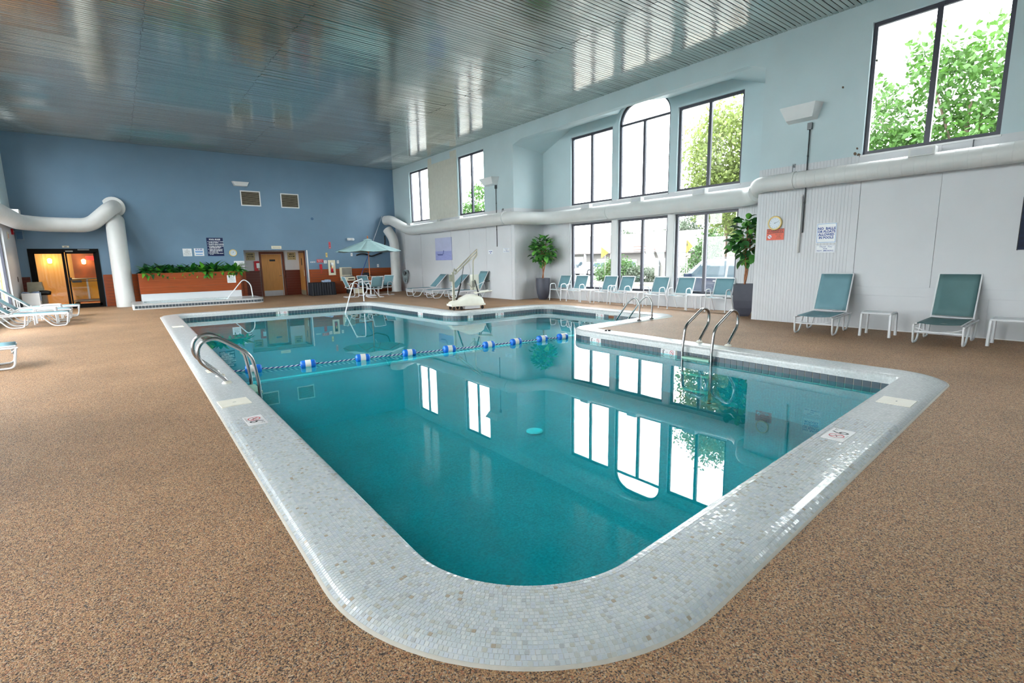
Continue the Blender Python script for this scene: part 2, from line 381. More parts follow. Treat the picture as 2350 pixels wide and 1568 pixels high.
# left wall
LLW = [(20.2, 23.75), (15.6, 19.2), (12.1, 14.15), (9.8, 11.85), (7.5, 9.55), (2.0, 4.1)]  # second opening is an unseen extra, added to brighten the far end
LUW = [(22.4, 24.4), (17.68, 19.68), (14.9, 16.95), (12.1, 14.15), (9.8, 11.85), (7.5, 9.55), (2.0, 4.1), (-2.9, -.85)]  # third opening added out of view for more daylight at the back
wl = MB(); holes = [(a, b, .3, 2.92) for a, b in LLW]+[(a, b, 3.57, 6.09) for a, b in LUW]
wall_cells(wl, YF, YB+.2, 0, ZC+.25, holes, lambda mb, a, b, c, d: mb.box(XL-.2, a, c, XL, b, d), (ZS,))
tag(wl.build('wall_left', ['white_wall', 'paleblue_wall']), 'white long wall on the left side', 'wall', kind='structure')
# back wall
wb = MB(); AX0, AX1, AY = 4.72, 7.52, 27.5
wall_cells(wb, XL-.2, XR+.2, 0, ZC+.25, [(-2.58, -.5, 0, 2.31), (AX0, AX1, 0, 2.235)], lambda mb, a, b, c, d: mb.box(a, YB, c, b, YB+.2, d))
wb.mi = [0]*len(wb.mi)
wall_back = tag(wb.build('wall_back', 'blue_wall'), 'tall blue painted end wall', 'wall', kind='structure')
wf = MB(); wf.box(XL-.2, YF-.2, 0, XR+.2, YF, ZC+.25)
tag(wf.build('wall_front', 'paleblue_wall'), 'pale wall behind the viewer', 'wall', kind='structure')
# alcove shell
al = MB(); al.box(AX0-.15, AY, 0, AX1+.15, AY+.15, 2.45); al.box(AX0-.15, YB+.2, 0, AX0, AY, 2.45); al.box(AX1, YB+.2, 0, AX1+.15, AY, 2.45); al.box(AX0-.15, YB+.2, 2.235, AX1+.15, AY+.15, 2.45)
alcove = tag(al.build('wall_alcove', 'white_wall'), 'white recess to the changing rooms in the blue wall', 'wall', kind='structure')
box('trim_1', 'white_paint', None, AX1, YB-.012, 0, AX1+.06, YB, 2.235)['kind'] = 'structure'
bpy.data.objects['trim_1']['label'] = 'white edge trim beside the alcove'

# ------------------------------------------------------------------ pool outline
OUT = [((.60, .97), 1.25), ((8.14, 1.44), .62), ((8.36, 7.72), .14), ((11.88, 7.86), .62), ((11.95, 13.42), 1.0), ((8.32, 13.45), .22), ((8.14, 19.6), .95), ((.90, 19.72), .85)]
def rounded(poly):
    P = []; N = []; n = len(poly)
    for i in range(n):
        p = Vector(poly[i][0]); a = Vector(poly[i-1][0]); b = Vector(poly[(i+1) % n][0]); r = poly[i][1]
        d1 = (p-a).normalized(); d2 = (b-p).normalized(); cr = d1.x*d2.y-d1.y*d2.x; ang = math.acos(max(-1, min(1, d1.dot(d2)))); t = r*math.tan(ang/2)
        s = p-d1*t; n1 = Vector((-d1.y, d1.x)); sg = 1 if cr > 0 else -1; c = s+n1*r*sg; st = max(4, int(math.degrees(ang)/4))
        for k in range(st+1):
            th = ang*k/st*sg; nn = Vector((n1.x*math.cos(th)-n1.y*math.sin(th), n1.x*math.sin(th)+n1.y*math.cos(th)))
            P.append(c-nn*r*sg); N.append(nn)
    PP = []; NN = []
    for i in range(len(P)):
        j = (i+1) % len(P); L = (P[j]-P[i]).length; m = max(1, int(L/.3))
        for k in range(m): t = k/m; PP.append(P[i]*(1-t)+P[j]*t); NN.append((N[i]*(1-t)+N[j]*t).normalized())
    return np.array([tuple(p) for p in PP]), np.array([tuple(q) for q in NN])
PP, PN = rounded(OUT)
def offset(d): return PP+PN*d
ZW = -.18; CW = .50
PROF = [(0, -.02), (0, .003), (.02, .010), (.042, .022), (.07, .031), (.11, .035), (.25, .036), (.44, .034), (.47, .028), (.488, .014), (.497, -.008), (.5, -.03), (.5, -.092)]

# floor: one slab with the pool cut out
def ngon_obj(name, loops, z, m):
    bm = bmesh.new(); es = []
    for lp in loops:
        vs = [bm.verts.new((x, y, z)) for x, y in lp]
        for i in range(len(vs)): es.append(bm.edges.new((vs[i], vs[(i+1) % len(vs)])))
    bmesh.ops.triangle_fill(bm, use_beauty=True, edges=es)
    for f in bm.faces:
        if f.normal.z < 0: f.normal_flip()
    me = bpy.data.meshes.new(name); bm.to_mesh(me); bm.free(); me.materials.append(M[m]); return link(name, me)
room = [(XL-.2, YF-.2), (XR+.2, YF-.2), (XR+.2, BY0-.2), (BX+.2, BY0-.2), (BX+.2, BY1+.2), (XR+.2, BY1+.2), (XR+.2, YB+.2), (AX1+.1, YB+.2), (AX1+.1, AY+.1), (AX0-.1, AY+.1), (AX0-.1, YB+.2), (XL-.2, YB+.2)]
fl = ngon_obj('floor', [room, [tuple(p) for p in offset(.02)]], 0, 'pebble_floor')
tag(fl, 'tan epoxy pebble pool deck', 'floor', kind='structure')

# ------------------------------------------------------------------ pool coping with mosaic
coping = thing('pool_coping', 'raised pool edge in pale blue and white glass mosaic', 'pool edge')
def sweep(prof, uvs=True):
    n = len(PP); k = len(prof); s = [0]
    for a, b in zip(prof, prof[1:]): s.append(s[-1]+math.hypot(b[0]-a[0], b[1]-a[1]))
    Q = offset(.3); L = np.concatenate([[0], np.cumsum(np.hypot(*(np.roll(Q, -1, 0)-Q).T))])
    V = []; Fc = []; UV = []
    for d, z in prof:
        p = offset(d); V.append(np.column_stack([p, np.full(n, z)]))
    V = np.concatenate(V).tolist()
    for j in range(k-1):
        for i in range(n):
            i2 = (i+1) % n; Fc.append((j*n+i, j*n+i2, (j+1)*n+i2, (j+1)*n+i)); UV += [(L[i], s[j]), (L[i+1], s[j]), (L[i+1], s[j+1]), (L[i], s[j+1])]
    return V, Fc, UV
def sweep_obj(name, prof, m, parent, smooth=True):
    V, Fc, UV = sweep(prof); me = bpy.data.meshes.new(name); me.from_pydata(V, [], Fc); u = me.uv_layers.new(name='UVMap'); u.data.foreach_set('uv', np.array(UV).ravel())
    me.materials.append(M[m]); me.polygons.foreach_set('use_smooth', [smooth]*len(Fc)); me.update(); return link(name, me, parent)
sweep_obj('coping_body', PROF, 'mosaic_far', coping); sweep_obj('grout_lip', [(-.008, -.002), (-.003, .003), (.010, .0075)], 'grout', coping)
PLATES = [  # inset plates on the coping: (cx, cy, half x, half y)
    (.92, 5.40, .10, .18), (4.735, 1.555, .17, .10), (.88, 6.29, .16, .18), (6.28, 1.56, .17, .16)]
def tiles():
    ps = np.array(PROF[1:]); seg = np.hypot(*(ps[1:]-ps[:-1]).T); S = np.concatenate([[0], np.cumsum(seg)]); T = .0213
    C = []; A = []; B = []
    for k in range(int((S[-1]-.010)/T)):
        s = .010+(k+.5)*T; d = np.interp(s, S, ps[:, 0]); z = np.interp(s, S, ps[:, 1]); d2 = np.interp(s+.004, S, ps[:, 0]); z2 = np.interp(s+.004, S, ps[:, 1]); d1 = np.interp(s-.004, S, ps[:, 0]); z1 = np.interp(s-.004, S, ps[:, 1])
        dd, dz = d2-d1, z2-z1; q = math.hypot(dd, dz); dd /= q; dz /= q
        Q = offset(d); Q2 = np.vstack([Q, Q[:1]]); N2 = np.vstack([PN, PN[:1]]); Ls = np.concatenate([[0], np.cumsum(np.hypot(*(Q2[1:]-Q2[:-1]).T))])
        m = int(Ls[-1]/T); u = (np.arange(m)+rng.uniform(0, 1)*.9)*(Ls[-1]/m)
        u = np.mod(u, Ls[-1]); x = np.interp(u, Ls, Q2[:, 0]); y = np.interp(u, Ls, Q2[:, 1])
        nx = np.interp(u, Ls, N2[:, 0]); ny = np.interp(u, Ls, N2[:, 1]); L = np.hypot(nx, ny); nx /= L; ny /= L
        keep = np.hypot(x, y) < 5.6
        for (px, py, hx, hy) in PLATES: keep &= ~((np.abs(x-px) < hx+.006) & (np.abs(y-py) < hy+.006))
        x, y, nx, ny = x[keep], y[keep], nx[keep], ny[keep]; m = len(x)
        a = np.column_stack([ny, -nx, np.zeros(m)]); b = np.column_stack([nx*dd, ny*dd, np.full(m, dz)])
        j = rng.normal(0, .035, m)[:, None]; a2 = a+b*j; b2 = b-a*j
        C.append(np.column_stack([x, y, np.full(m, z)])); A.append(a2); B.append(b2)
    C = np.concatenate(C); A = np.concatenate(A); B = np.concatenate(B); Nn = np.cross(A, B)
    tilt = rng.normal(0, .022, (len(C), 2)); Nt = Nn+A*tilt[:, :1]+B*tilt[:, 1:]
    Nt /= np.linalg.norm(Nt, axis=1)[:, None]
    A = A-Nt*np.sum(A*Nt, 1)[:, None]; A /= np.linalg.norm(A, axis=1)[:, None]; B = np.cross(Nt, A)
    return C, A, B, Nt
TC, TA, TB, TN = tiles()
def tile_parts():
    dist = np.linalg.norm(TC-np.array([0, 0, CAM_H]), axis=1); order = np.argsort(dist); h = .0096; t = .0014
    mb = MB(); mb.add([(-h, -h, -.004), (h, -h, -.004), (h, h, -.004), (-h, h, -.004), (-h*.93, -h*.93, t), (h*.93, -h*.93, t), (h*.93, h*.93, t), (-h*.93, h*.93, t)], [(4, 5, 6, 7), (0, 1, 5, 4), (1, 2, 6, 5), (2, 3, 7, 6), (3, 0, 4, 7)])
    me = mb.mesh('mosaic_tile', 'mosaic_glass')
    for i in order[:300]:
        o = link('mosaic_tile', me, coping)
        o.matrix_local = Matrix(((TA[i][0], TB[i][0], TN[i][0], TC[i][0]), (TA[i][1], TB[i][1], TN[i][1], TC[i][1]), (TA[i][2], TB[i][2], TN[i][2], TC[i][2]), (0, 0, 0, 1)))
    r = order[300:]; C, A, B, N = TC[r], TA[r], TB[r], TN[r]; m = len(r); hs = h*rng.uniform(.96, 1.03, (m, 1))
    c = []
    for sx, sy in ((-1, -1), (1, -1), (1, 1), (-1, 1)): c.append(C+A*hs*sx+B*hs*sy-N*.004)
    for sx, sy in ((-1, -1), (1, -1), (1, 1), (-1, 1)): c.append(C+A*hs*.93*sx+B*hs*.93*sy+N*t)
    V = np.stack(c, 1).reshape(-1, 3); base = (np.arange(m)*8)[:, None, None]
    Fq = (base+np.array([[4, 5, 6, 7], [0, 1, 5, 4], [1, 2, 6, 5], [2, 3, 7, 6], [3, 0, 4, 7]])[None]).reshape(-1, 4)
    me = bpy.data.meshes.new('mosaic_field'); me.from_pydata(V.tolist(), [], Fq.tolist()); me.materials.append(M['mosaic_glass']); me.update()
    o = link('mosaic_field', me, coping); o['kind'] = 'stuff'
tile_parts()

# ------------------------------------------------------------------ basin, waterline tiles, water
basin = thing('pool_basin', 'teal plastered pool basin with a dark tile waterline', 'pool')
def pool_depth(x, y):
    return -.9 if y < 6.5 else (-.9+(y-6.5)/(9.85-6.5)*.35 if y < 9.85 else -.55+(y-9.85)*.008)
def basin_mesh():
    V, Fc, UV = sweep([(.476, -.092), (.476, -.30), (.476, -1.5)]); mb = MB(); mb.add(V, Fc); o = mb.build('pool_wall', 'pool_plaster', basin, True)
    x0, x1 = .9, 12.2; ys = [.8, 6.5, 7.5, 8.5, 9.85, 15, 20.2]
    mb = MB(); mb.add([(x, y, pool_depth(x, y)) for y in ys for x in (x0, x1)], [(2*i, 2*i+1, 2*i+3, 2*i+2) for i in range(len(ys)-1)]); mb.build('pool_floor', 'pool_plaster', basin)
    MB().box(1.0, 9.78, pool_depth(0, 9.85)-.02, 11.6, 9.93, pool_depth(0, 9.85)+.03).build('break_line', 'pale_line', basin)
    mb = MB(); zc = pool_depth(4.5, 5.3)+.012; mb.lathe([(.12, zc), (.12, zc+.02), (.09, zc+.03), (0, zc+.04)], 24, (4.5, 5.32, 0)); mb.build('main_drain', 'pale_line', basin, True)
    gv, gf, _ = sweep([(.489, -.093), (.484, -.093), (.484, -.26)]); mb = MB(); mb.add(gv, gf); mb.build('grout_band', 'grout', basin, True)
basin_mesh()
MARK = []   # (x, y, normal) spans along the waterline reserved for depth markers, filled below
def nearest_on(d, x, y):
    Q = offset(d); i = int(np.argmin(np.hypot(Q[:, 0]-x, Q[:, 1]-y))); return i
def waterline():
    W = .098; Q = offset(.484); Q2 = np.vstack([Q, Q[:1]]); N2 = np.vstack([PN, PN[:1]]); Ls = np.concatenate([[0], np.cumsum(np.hypot(*(Q2[1:]-Q2[:-1]).T))]); m = int(Ls[-1]/.104); st = Ls[-1]/m
    mb = MB(); a = W/2; mb.add([(-a, 0, -.075), (a, 0, -.075), (a, 0, .075), (-a, 0, .075), (-a*.94, .006, -.07), (a*.94, .006, -.07), (a*.94, .006, .07), (-a*.94, .006, .07)], [(7, 6, 5, 4), (0, 1, 5, 4)[::-1], (1, 2, 6, 5)[::-1], (2, 3, 7, 6)[::-1], (3, 0, 4, 7)[::-1]])
    me = mb.mesh('waterline_tile', 'band_tile'); items = []
    for k in range(m):
        u = (k+.5)*st; x = np.interp(u, Ls, Q2[:, 0]); y = np.interp(u, Ls, Q2[:, 1]); nx = np.interp(u, Ls, N2[:, 0]); ny = np.interp(u, Ls, N2[:, 1]); L = math.hypot(nx, ny); nx /= L; ny /= L
        if any(math.hypot(x-q[0], y-q[1]) < q[2] for q in MARKPOS): continue
        seen = (x*nx+y*ny) < 0
        items.append((not seen, math.hypot(x, y), x, y, nx, ny))
    items.sort(); rest = MB()
    for i, (hid, ds, x, y, nx, ny) in enumerate(items):
        mt = Matrix(((ny, nx, 0, x), (-nx, ny, 0, y), (0, 0, 1, -.170), (0, 0, 0, 1)))
        if i < 290: o = link('waterline_tile', me, basin); o.matrix_local = mt
        else: rest.add([mt @ Vector(v) for v in mb.v], mb.f)
    o = rest.build('waterline_tile_run', 'band_tile', basin); o['kind'] = 'stuff'
MARKPOS = [(4.5, 19.16, .17), (7.72, 15.0, .17), (8.44, 12.96, .10), (9.55, 12.94, .17), (11.42, 10.37, .17), (7.84, 7.25, .17), (7.75, 5.40, .17), (11.41, 9.92, .13)]
waterline()
Q = offset(.487); wm = bpy.data.meshes.new('pool_water'); wm.from_pydata([(x, y, ZW) for x, y in Q.tolist()], [], [tuple(range(len(Q)))]); wm.materials.append(M['pool_water']); wm.update()
tag(link('pool_water', wm), 'still teal water filling the pool', 'water', kind='stuff')

# depth markers on coping and waterline
def no_dive(parent, x, y, r, z=.004, mred='sign_red', mblk='ink_black'):
    mb = MB(); n = 28
    mb.add([(x+rr*math.cos(2*PI*k/n), y+rr*math.sin(2*PI*k/n), z) for rr in (r, r*.84) for k in range(n)], [(k, (k+1) % n, n+(k+1) % n, n+k) for k in range(n)])
    c = math.cos(PI/4); a = r*.9; w_ = r*.07; mb.add([(x-a*c-w_, y+a*c-w_, z), (x-a*c+w_, y+a*c+w_, z), (x+a*c+w_, y-a*c+w_, z), (x+a*c-w_, y-a*c-w_, z)], [(3, 2, 1, 0)])
    mb.build('no_diving_ring', mred, parent)
    mb = MB(); mb.add([(x-r*.5, y-r*.1, z-.001), (x+r*.15, y+r*.12, z-.001), (x+r*.5, y-r*.25, z-.001), (x+r*.45, y-r*.35, z-.001), (x+r*.1, y-.04*r, z-.001), (x-r*.45, y-r*.22, z-.001)], [(5, 4, 1, 0), (4, 3, 2, 1)])
    mb.disc((x+r*.35, y+r*.22, z-.0015), r*.12, (1, 0, 0), (0, 1, 0), 10, .0005); mb.build('diver_figure', mblk, parent)
def deck_marker(x, y, rz, label, z=.036):
    t = thing('depth_marker', label, 'depth marker', (x, y, z), rz); box('plate', 'marker_white', t, -.165, -.085, -.006, .165, .085, .0035)
    no_dive(t, -.05, .0, .058, .0048); text('6', .19, 'ink_black', t, .055, -.004, .0046, .85); text('FT', .045, 'ink_black', t, .125, .045, .0046); text('NO DIVING', .022, 'ink_grey', t, -.05, -.072, .0046)
deck_marker(.92, 5.40, -PI/2, 'white six foot no-diving tile set in the left pool edge')
deck_marker(4.735, 1.555, .04, 'white six foot no-diving tile set in the near pool edge')
def wall_marker(i, flip, label):
    x, y, _ = MARKPOS[i]; k = nearest_on(.484, x, y); p = offset(.489)[k]; n = PN[k]; rz = math.atan2(n[1], n[0])+PI/2
    # project centre onto wall line at the wanted place
    q = Vector((x, y))-Vector(p); tn = Vector((-n[1], n[0])); c = Vector(p)+tn*q.dot(tn)
    t = thing('depth_marker', label, 'depth marker', (c.x, c.y, -.148), rot=(PI/2, 0, rz))
    box('plate', 'marker_white', t, -.16, -.052, -.012, .16, .052, .004); s = PI if flip else 0; sg = -1 if flip else 1
    if flip:
        text('3', .115, 'ink_black', t, -.10, 0, .0056, 1, .0015, s); text('FT', .04, 'ink_grey', t, -.03, 0, .0056, 1, 0, s)
    else:
        text('3', .115, 'ink_black', t, -.10, 0, .0056, 1, .0015); text('FT', .04, 'ink_grey', t, -.03, .01, .0056)
    no_dive(t, .08, 0, .043, .0056)
wall_marker(0, False, 'three foot no-diving tile on the far end of the pool')
wall_marker(1, True, 'three foot no-diving tile on the far right pool side near the lift')
wall_marker(3, False, 'three foot no-diving tile on the side pool wall by the lift')
wall_marker(4, False, 'three foot no-diving tile facing out below the window chairs')
wall_marker(5, True, 'upturned three foot tile at the tip of the deck peninsula')
wall_marker(6, True, 'upturned three foot tile left of the near right ladder')
k = nearest_on(.489, 8.44, 12.96); p = offset(.489)[k]
t = thing('depth_marker', 'narrow white tile with a dark curve on the pool corner under the lift', 'depth marker', (8.44, p[1], -.148), rot=(PI/2, 0, 0)); box('plate', 'marker_white', t, -.085, -.052, -.012, .085, .052, .004); text('(', .11, 'ink_black', t, 0, 0, .0056)
k = nearest_on(.484, 11.41, 9.92); p = offset(.49)[k]
t = thing('skimmer_mouth', 'brown skimmer opening in the waterline tiles', 'skimmer', (p[0], 9.92, -.15), rot=(PI/2, 0, -PI/2)); box('opening', 'lobby_dark', t, -.1, -.045, -.01, .1, .03, .002); box('frame', 'grey_metal', t, -.11, -.055, -.012, .11, -.045, .004)
def lid(x, y, rz, w_, d_, label):
    t = box('skimmer_lid', 'lid_cream', coping, -w_/2, -d_/2, -.01, w_/2, d_/2, .004); t.location = (x, y, .036); t.rotation_euler = (0, 0, rz); t['label'] = label; box('finger_slot', 'ink_grey', t, -.018, -.006, .003, .018, .006, .0048)
lid(.88, 6.29, .02, .30, .32, 'cream skimmer lid in the left pool edge beside the six foot tile')
lid(6.28, 1.56, .05, .31, .29, 'cream skimmer lid in the near pool edge towards the right corner')
lid(1.07, 15.35, .02, .24, .34, 'cream skimmer lid at the far end of the left pool edge')
lid(.90, 8.43, .02, .07, .26, 'small cream anchor plate beyond the left ladder')
# ------------------------------------------------------------------ ceiling of metal slats
def ceiling():
    root = tag(box('ceiling', 'void_black', None, XL-.2, YF-.2, ZC+.05, XR+.2, YB+.2, ZC+.12), 'shiny ribbed metal slat ceiling', 'ceiling', kind='structure')
    MOD = .1016; hw = .0437; pieces = []
    n = int((YB-YF)/MOD)
    for i in range(n):
        y = YB-.03-(i+.5)*MOD
        seams = [-.43, 3.55, 8.9] if y < 12 else ([.98, 3.55, 8.9] if y < 19 else [.98, 4.95, 8.93])
        xs = [XL]+[s+rng.normal(0, .012) for s in seams]+[XR]
        for a, b in zip(xs, xs[1:]): pieces.append((y, a+.002, b-.002))
    cam = Vector((0, 0, CAM_H)); fw = Vector((.6, .78, -.16))
    def score(p):
        c = Vector(((p[1]+p[2])/2, p[0], ZC)); d = c-cam; q = d.normalized().dot(fw)
        return (p[2]-p[1])/max(1, d.length)**2*(1 if q > .55 else .01)
    pieces.sort(key=score, reverse=True)
    prof = [(-hw, .018), (-hw, .004), (-hw*.9, .0005), (-hw*.3, 0), (hw*.3, 0), (hw*.9, .0005), (hw, .004), (hw, .018)]
    def geo(L):
        vs = [(x, y, z) for x in (-L/2, L/2) for y, z in prof]; k = len(prof); return vs, [(i, i+1, k+i+1, k+i) for i in range(k-1)]
    cache = {}; rest = MB()
    for j, (y, a, b) in enumerate(pieces):
        L = round(b-a, 2); c = Vector(((a+b)/2, y, ZC)); tl = (rng.normal(0, .006), rng.normal(0, .0012))
        if j < 300:
            if L not in cache: v, f = geo(L); cache[L] = MB().add(v, f).mesh('ceiling_slat', 'slat_metal', True); cache[L].set_sharp_from_angle(angle=.6)
            o = link('ceiling_slat', cache[L], root, c, (tl[0], tl[1], 0))
        else:
            v, f = geo(b-a); R = Euler((tl[0], tl[1], 0)).to_matrix(); rest.add([R @ Vector(p)+c for p in v], f)
    o = rest.build('ceiling_slat_run', 'slat_metal', root, True, .6); o['kind'] = 'stuff'
ceiling()

# ------------------------------------------------------------------ windows
wn = [0]
def window(side, y0, y1, z0, z1, label, x=None, arch=False, two=True, mats='dark_frame'):
    """framed window in a wall whose plane is X = const; frame set 8 cm back in the reveal"""
    wn[0] += 1; t = thing('window_%d' % wn[0], label, 'window', (0, 0, 0), kind='structure')
    sg = 1 if side == 'R' else -1; xa = x+sg*.07; xb = x+sg*.14; x0, x1 = min(xa, xb), max(xa, xb); fw_ = .075
    ym = (y0+y1)/2
    zt = z1 if not arch else 5.96
    mb = MB()
    mb.box(x0, y0, z0, x1, y1, z0+fw_)
    if not arch:
        mb.box(x0, y0, z1-fw_, x1, y1, z1); mb.box(x0, y0, z0+fw_, x1, y0+fw_, z1-fw_); mb.box(x0, y1-fw_, z0+fw_, x1, y1, z1-fw_)
    else:
        r = .62; mb.box(x0, y0, z0+fw_, x1, y0+fw_, z1-r); mb.box(x0, y1-fw_, z0+fw_, x1, y1, z1-r)
        for yc, s2 in ((y0, 1), (y1, -1)):
            cy = yc+s2*r; cz = z1-r; ang = [math.radians(90+a) for a in range(0, 91, 10)]
            o_ = [(cy+r*math.cos(a)*s2, cz+r*math.sin(a)) for a in ang]; i_ = [(cy+(r-fw_)*math.cos(a)*s2, cz+(r-fw_)*math.sin(a)) for a in ang]
            for k in range(len(ang)-1):
                q = [o_[k], o_[k+1], i_[k+1], i_[k]]; mb.prism(q if s2 > 0 else q[::-1], x0, x1, 'x')
        mb.box(x0, y0+r, z1-fw_, x1, y1-r, z1)
    mb.build('frame', mats, t)
    if arch: box('transom_bar', mats, t, x0, y0, zt-.03, x1, y1, zt+.03)
    box('mullion', mats, t, x0-.01*(sg > 0), ym-.045, z0, x1, ym+.045, zt)
    xm = (x0+x1)/2
    for a, b in ((y0+.06, ym), (ym, y1-.06)):
        o = MB().box(xm-.004, a, z0+.03, xm+.004, b, zt-.02).build('pane', 'window_glass', t)
    if arch:
        r = .62; pts = [(y0+.04, zt)]+[(y1-.04, zt)]+[(y1-r+(r-.04)*math.cos(math.radians(a)), z1-r+(r-.04)*math.sin(math.radians(a))) for a in range(0, 91, 15)]+[(y0+r+(r-.04)*math.cos(math.radians(a)), z1-r+(r-.04)*math.sin(math.radians(a))) for a in range(90, 181, 15)]
        MB().prism(pts, xm-.004, xm+.004, 'x').build('pane', 'window_glass', t)
    xi = x; mb = MB(); mb.box(min(xi-sg*.035, xi+sg*.07), y0-.02, z0-.035, max(xi-sg*.035, xi+sg*.07), y1+.02, z0); mb.build('sill', 'white_paint', t)
    return t
names = ['tall high window nearest the blue end wall', 'tall high window behind the small wall lamp', 'large high window at the right edge', 'high window behind the viewer on the right']
for (a, b), nm in zip(UPW, names): window('R', a, b, 3.57, 6.09, nm, XR)
for (a, b), nm in zip(LW, ['far', 'middle', 'near']):
    window('R', a, b, .45, 2.88, nm+' lower window of the bay', BX); window('R', a, b, 3.56, 6.62 if nm == 'middle' else 6.02, nm+' upper window of the bay', BX, arch=(nm == 'middle'))
for i, (a, b) in enumerate(LLW): window('L', a, b, .3, 2.92, 'lower window %s of the left wall' % ['by the trash bin', 'two', 'three', 'four', 'five', 'six'][i], XL)
for i, (a, b) in enumerate(LUW): window('L', a, b, 3.57, 6.09, 'upper window %s of the left wall' % ['one', 'two', 'three', 'four', 'five', 'six', 'seven', 'eight'][i], XL)

# ------------------------------------------------------------------ right wall cladding (children of the wall)
def beadboard(y0, y1, z0, z1, x, parent, axis='y', sgn=-1, pitch=.066):
    n = max(2, int(abs(y1-y0)/pitch)); p = (y1-y0)/n; pr = []
    for i in range(n):
        a = y0+i*p; pr += [(a, 0), (a+p*.05, .005), (a+p*.95, .005), (a+p, 0)]
    vs = []
    for u, d in pr:
        for z in (z0, z1): vs.append((x+sgn*d, u, z) if axis == 'y' else (u, x+sgn*d, z))
    k = len(pr); mb = MB().add(vs, [(2*i, 2*i+1, 2*i+3, 2*i+2) for i in range(k-1)])
    mb.add([(x, y0, z1), (x, y1, z1), (x+sgn*.005, y1, z1), (x+sgn*.005, y0, z1)] if axis == 'y' else [(y0, x, z1), (y1, x, z1), (y1, x+sgn*.005, z1), (y0, x+sgn*.005, z1)], [(0, 1, 2, 3)])
    return mb.build('beadboard', 'white_wall', parent)
beadboard(4.14, BY0-.01, 0, 3.57, XR, wall_right)
box('panel_batten', 'white_wall', wall_right, XR-.02, 4.06, .9, XR, 4.14, 3.1)
for a, b in ((2.80, 4.05), (1.4, 2.74), (-1.5, 1.38)): box('wall_panel', 'white_wall', wall_right, XR-.014, a, .90, XR, b, 3.54)
box('panel_batten', 'white_wall', wall_right, XR-.02, 2.745, .9, XR, 2.86, 3.1)
box('chair_rail', 'white_wall', wall_right, XR-.022, YF, .715, XR, 4.05, .885)
for a, b in ((1.88, 4.05), (-.5, 1.86)): box('wall_panel', 'white_wall', wall_right, XR-.012, a, .02, XR, b, .71)
for a, b in ((25.2, 26.25), (23.4, 25.17), (20.45, 23.37), (18.9, 20.42), (17.6, 18.87), (15.9, 17.57)): box('wall_panel', 'white_wall', wall_right, XR-.01, a, .02, XR, b, 3.5)
box('chair_rail', 'white_wall', wall_right, XR-.02, 17.6, .84, XR, 24.9, .9)
for a, b in ((19.75, 22.35),): box('wall_panel', 'patch_cream', wall_right, XR-.03, a, 3.55, XR, b, 6.12)
for a, b in ((22.0, 22.35), (19.75, 20.3)): box('wall_patch', 'patch_cream', wall_right, XR-.006, a, 6.14, XR, b, 6.42)
bay = bpy.data.objects['wall_bay']
beadboard(XR+.02, BX, 0, 3.4, BY1, bay, 'x', -1); beadboard(XR+.02, BX, 0, 3.4, BY0, bay, 'x', 1)
beadboard(BY0+.01, 7.46, 0, 3.4, BX, bay); beadboard(14.2, BY1-.01, 0, 3.4, BX, bay)
for i, (a, b) in enumerate(((14.35, 15.6), (12.1, 14.3), (9.8, 12.05), (7.5, 9.75), (6.25, 7.45))): box('wall_panel', 'white_wall', bay, BX-.016, a, 0, BX, b, .40)
for a, b in ((11.87, 12.1), (9.57, 9.8)): box('window_pier', 'white_paint', bay, BX-.012, a, .44, BX, b, 2.9)
tag(box('baseboard_right', 'white_paint', None, XR-.016, YF, 0, XR+.0, 4.14, .02), 'thin white base strip along the right wall', 'baseboard', kind='structure')
# rust and paint chips near the big window
for (y, z, r) in ((4.22, 3.62, .03), (4.19, 3.72, .02), (4.15, 3.58, .035), (3.98, 5.35, .022), (4.55, 5.0, .02)):
    MB().disc((XR-.001, y, z), r, (0, 1, 0), (0, .25, 1.2), 7, -.002).build('paint_chip', 'trunk', wall_right)

# ------------------------------------------------------------------ wainscot boards on blue wall
def boards(x0, x1, y, parent, m, zt=1.26, n=10):
    h_ = zt/n
    me = MB().add(*(lambda L: ([(0, 0, .004), (L, 0, .004), (L, 0, h_-.004), (0, 0, h_-.004), (0, -.02, .008), (L, -.02, .008), (L, -.02, h_-.008), (0, -.02, h_-.008)], [(4, 5, 6, 7), (0, 1, 5, 4), (1, 2, 6, 5), (2, 3, 7, 6), (3, 0, 4, 7)]))(x1-x0)).mesh('wainscot_board', m)
    for i in range(n): link('wainscot_board', me, parent, (x0, y, i*h_))
    box('wainscot_backing', 'wood_dark', parent, x0, y-.012, 0, x1, y, zt)
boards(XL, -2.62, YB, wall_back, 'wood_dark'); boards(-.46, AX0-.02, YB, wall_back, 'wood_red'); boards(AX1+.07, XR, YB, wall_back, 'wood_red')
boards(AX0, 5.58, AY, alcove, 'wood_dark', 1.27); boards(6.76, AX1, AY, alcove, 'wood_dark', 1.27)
box('wainscot_cap', 'wood_red', wall_back, -.46, YB-.03, 1.255, AX0, YB, 1.28); box('wainscot_cap', 'wood_red', wall_back, AX1+.07, YB-.03, 1.255, XR, YB, 1.28)
for x in (-.42, AX1+.14): box('corner_board', 'wood_red', wall_back, x-.05, YB-.034, 0, x+.05, YB-.02, 1.255)
box('corner_board', 'wood_red', wall_back, AX0-.13, YB-.034, 0, AX0-.0, YB-.0, 1.255)

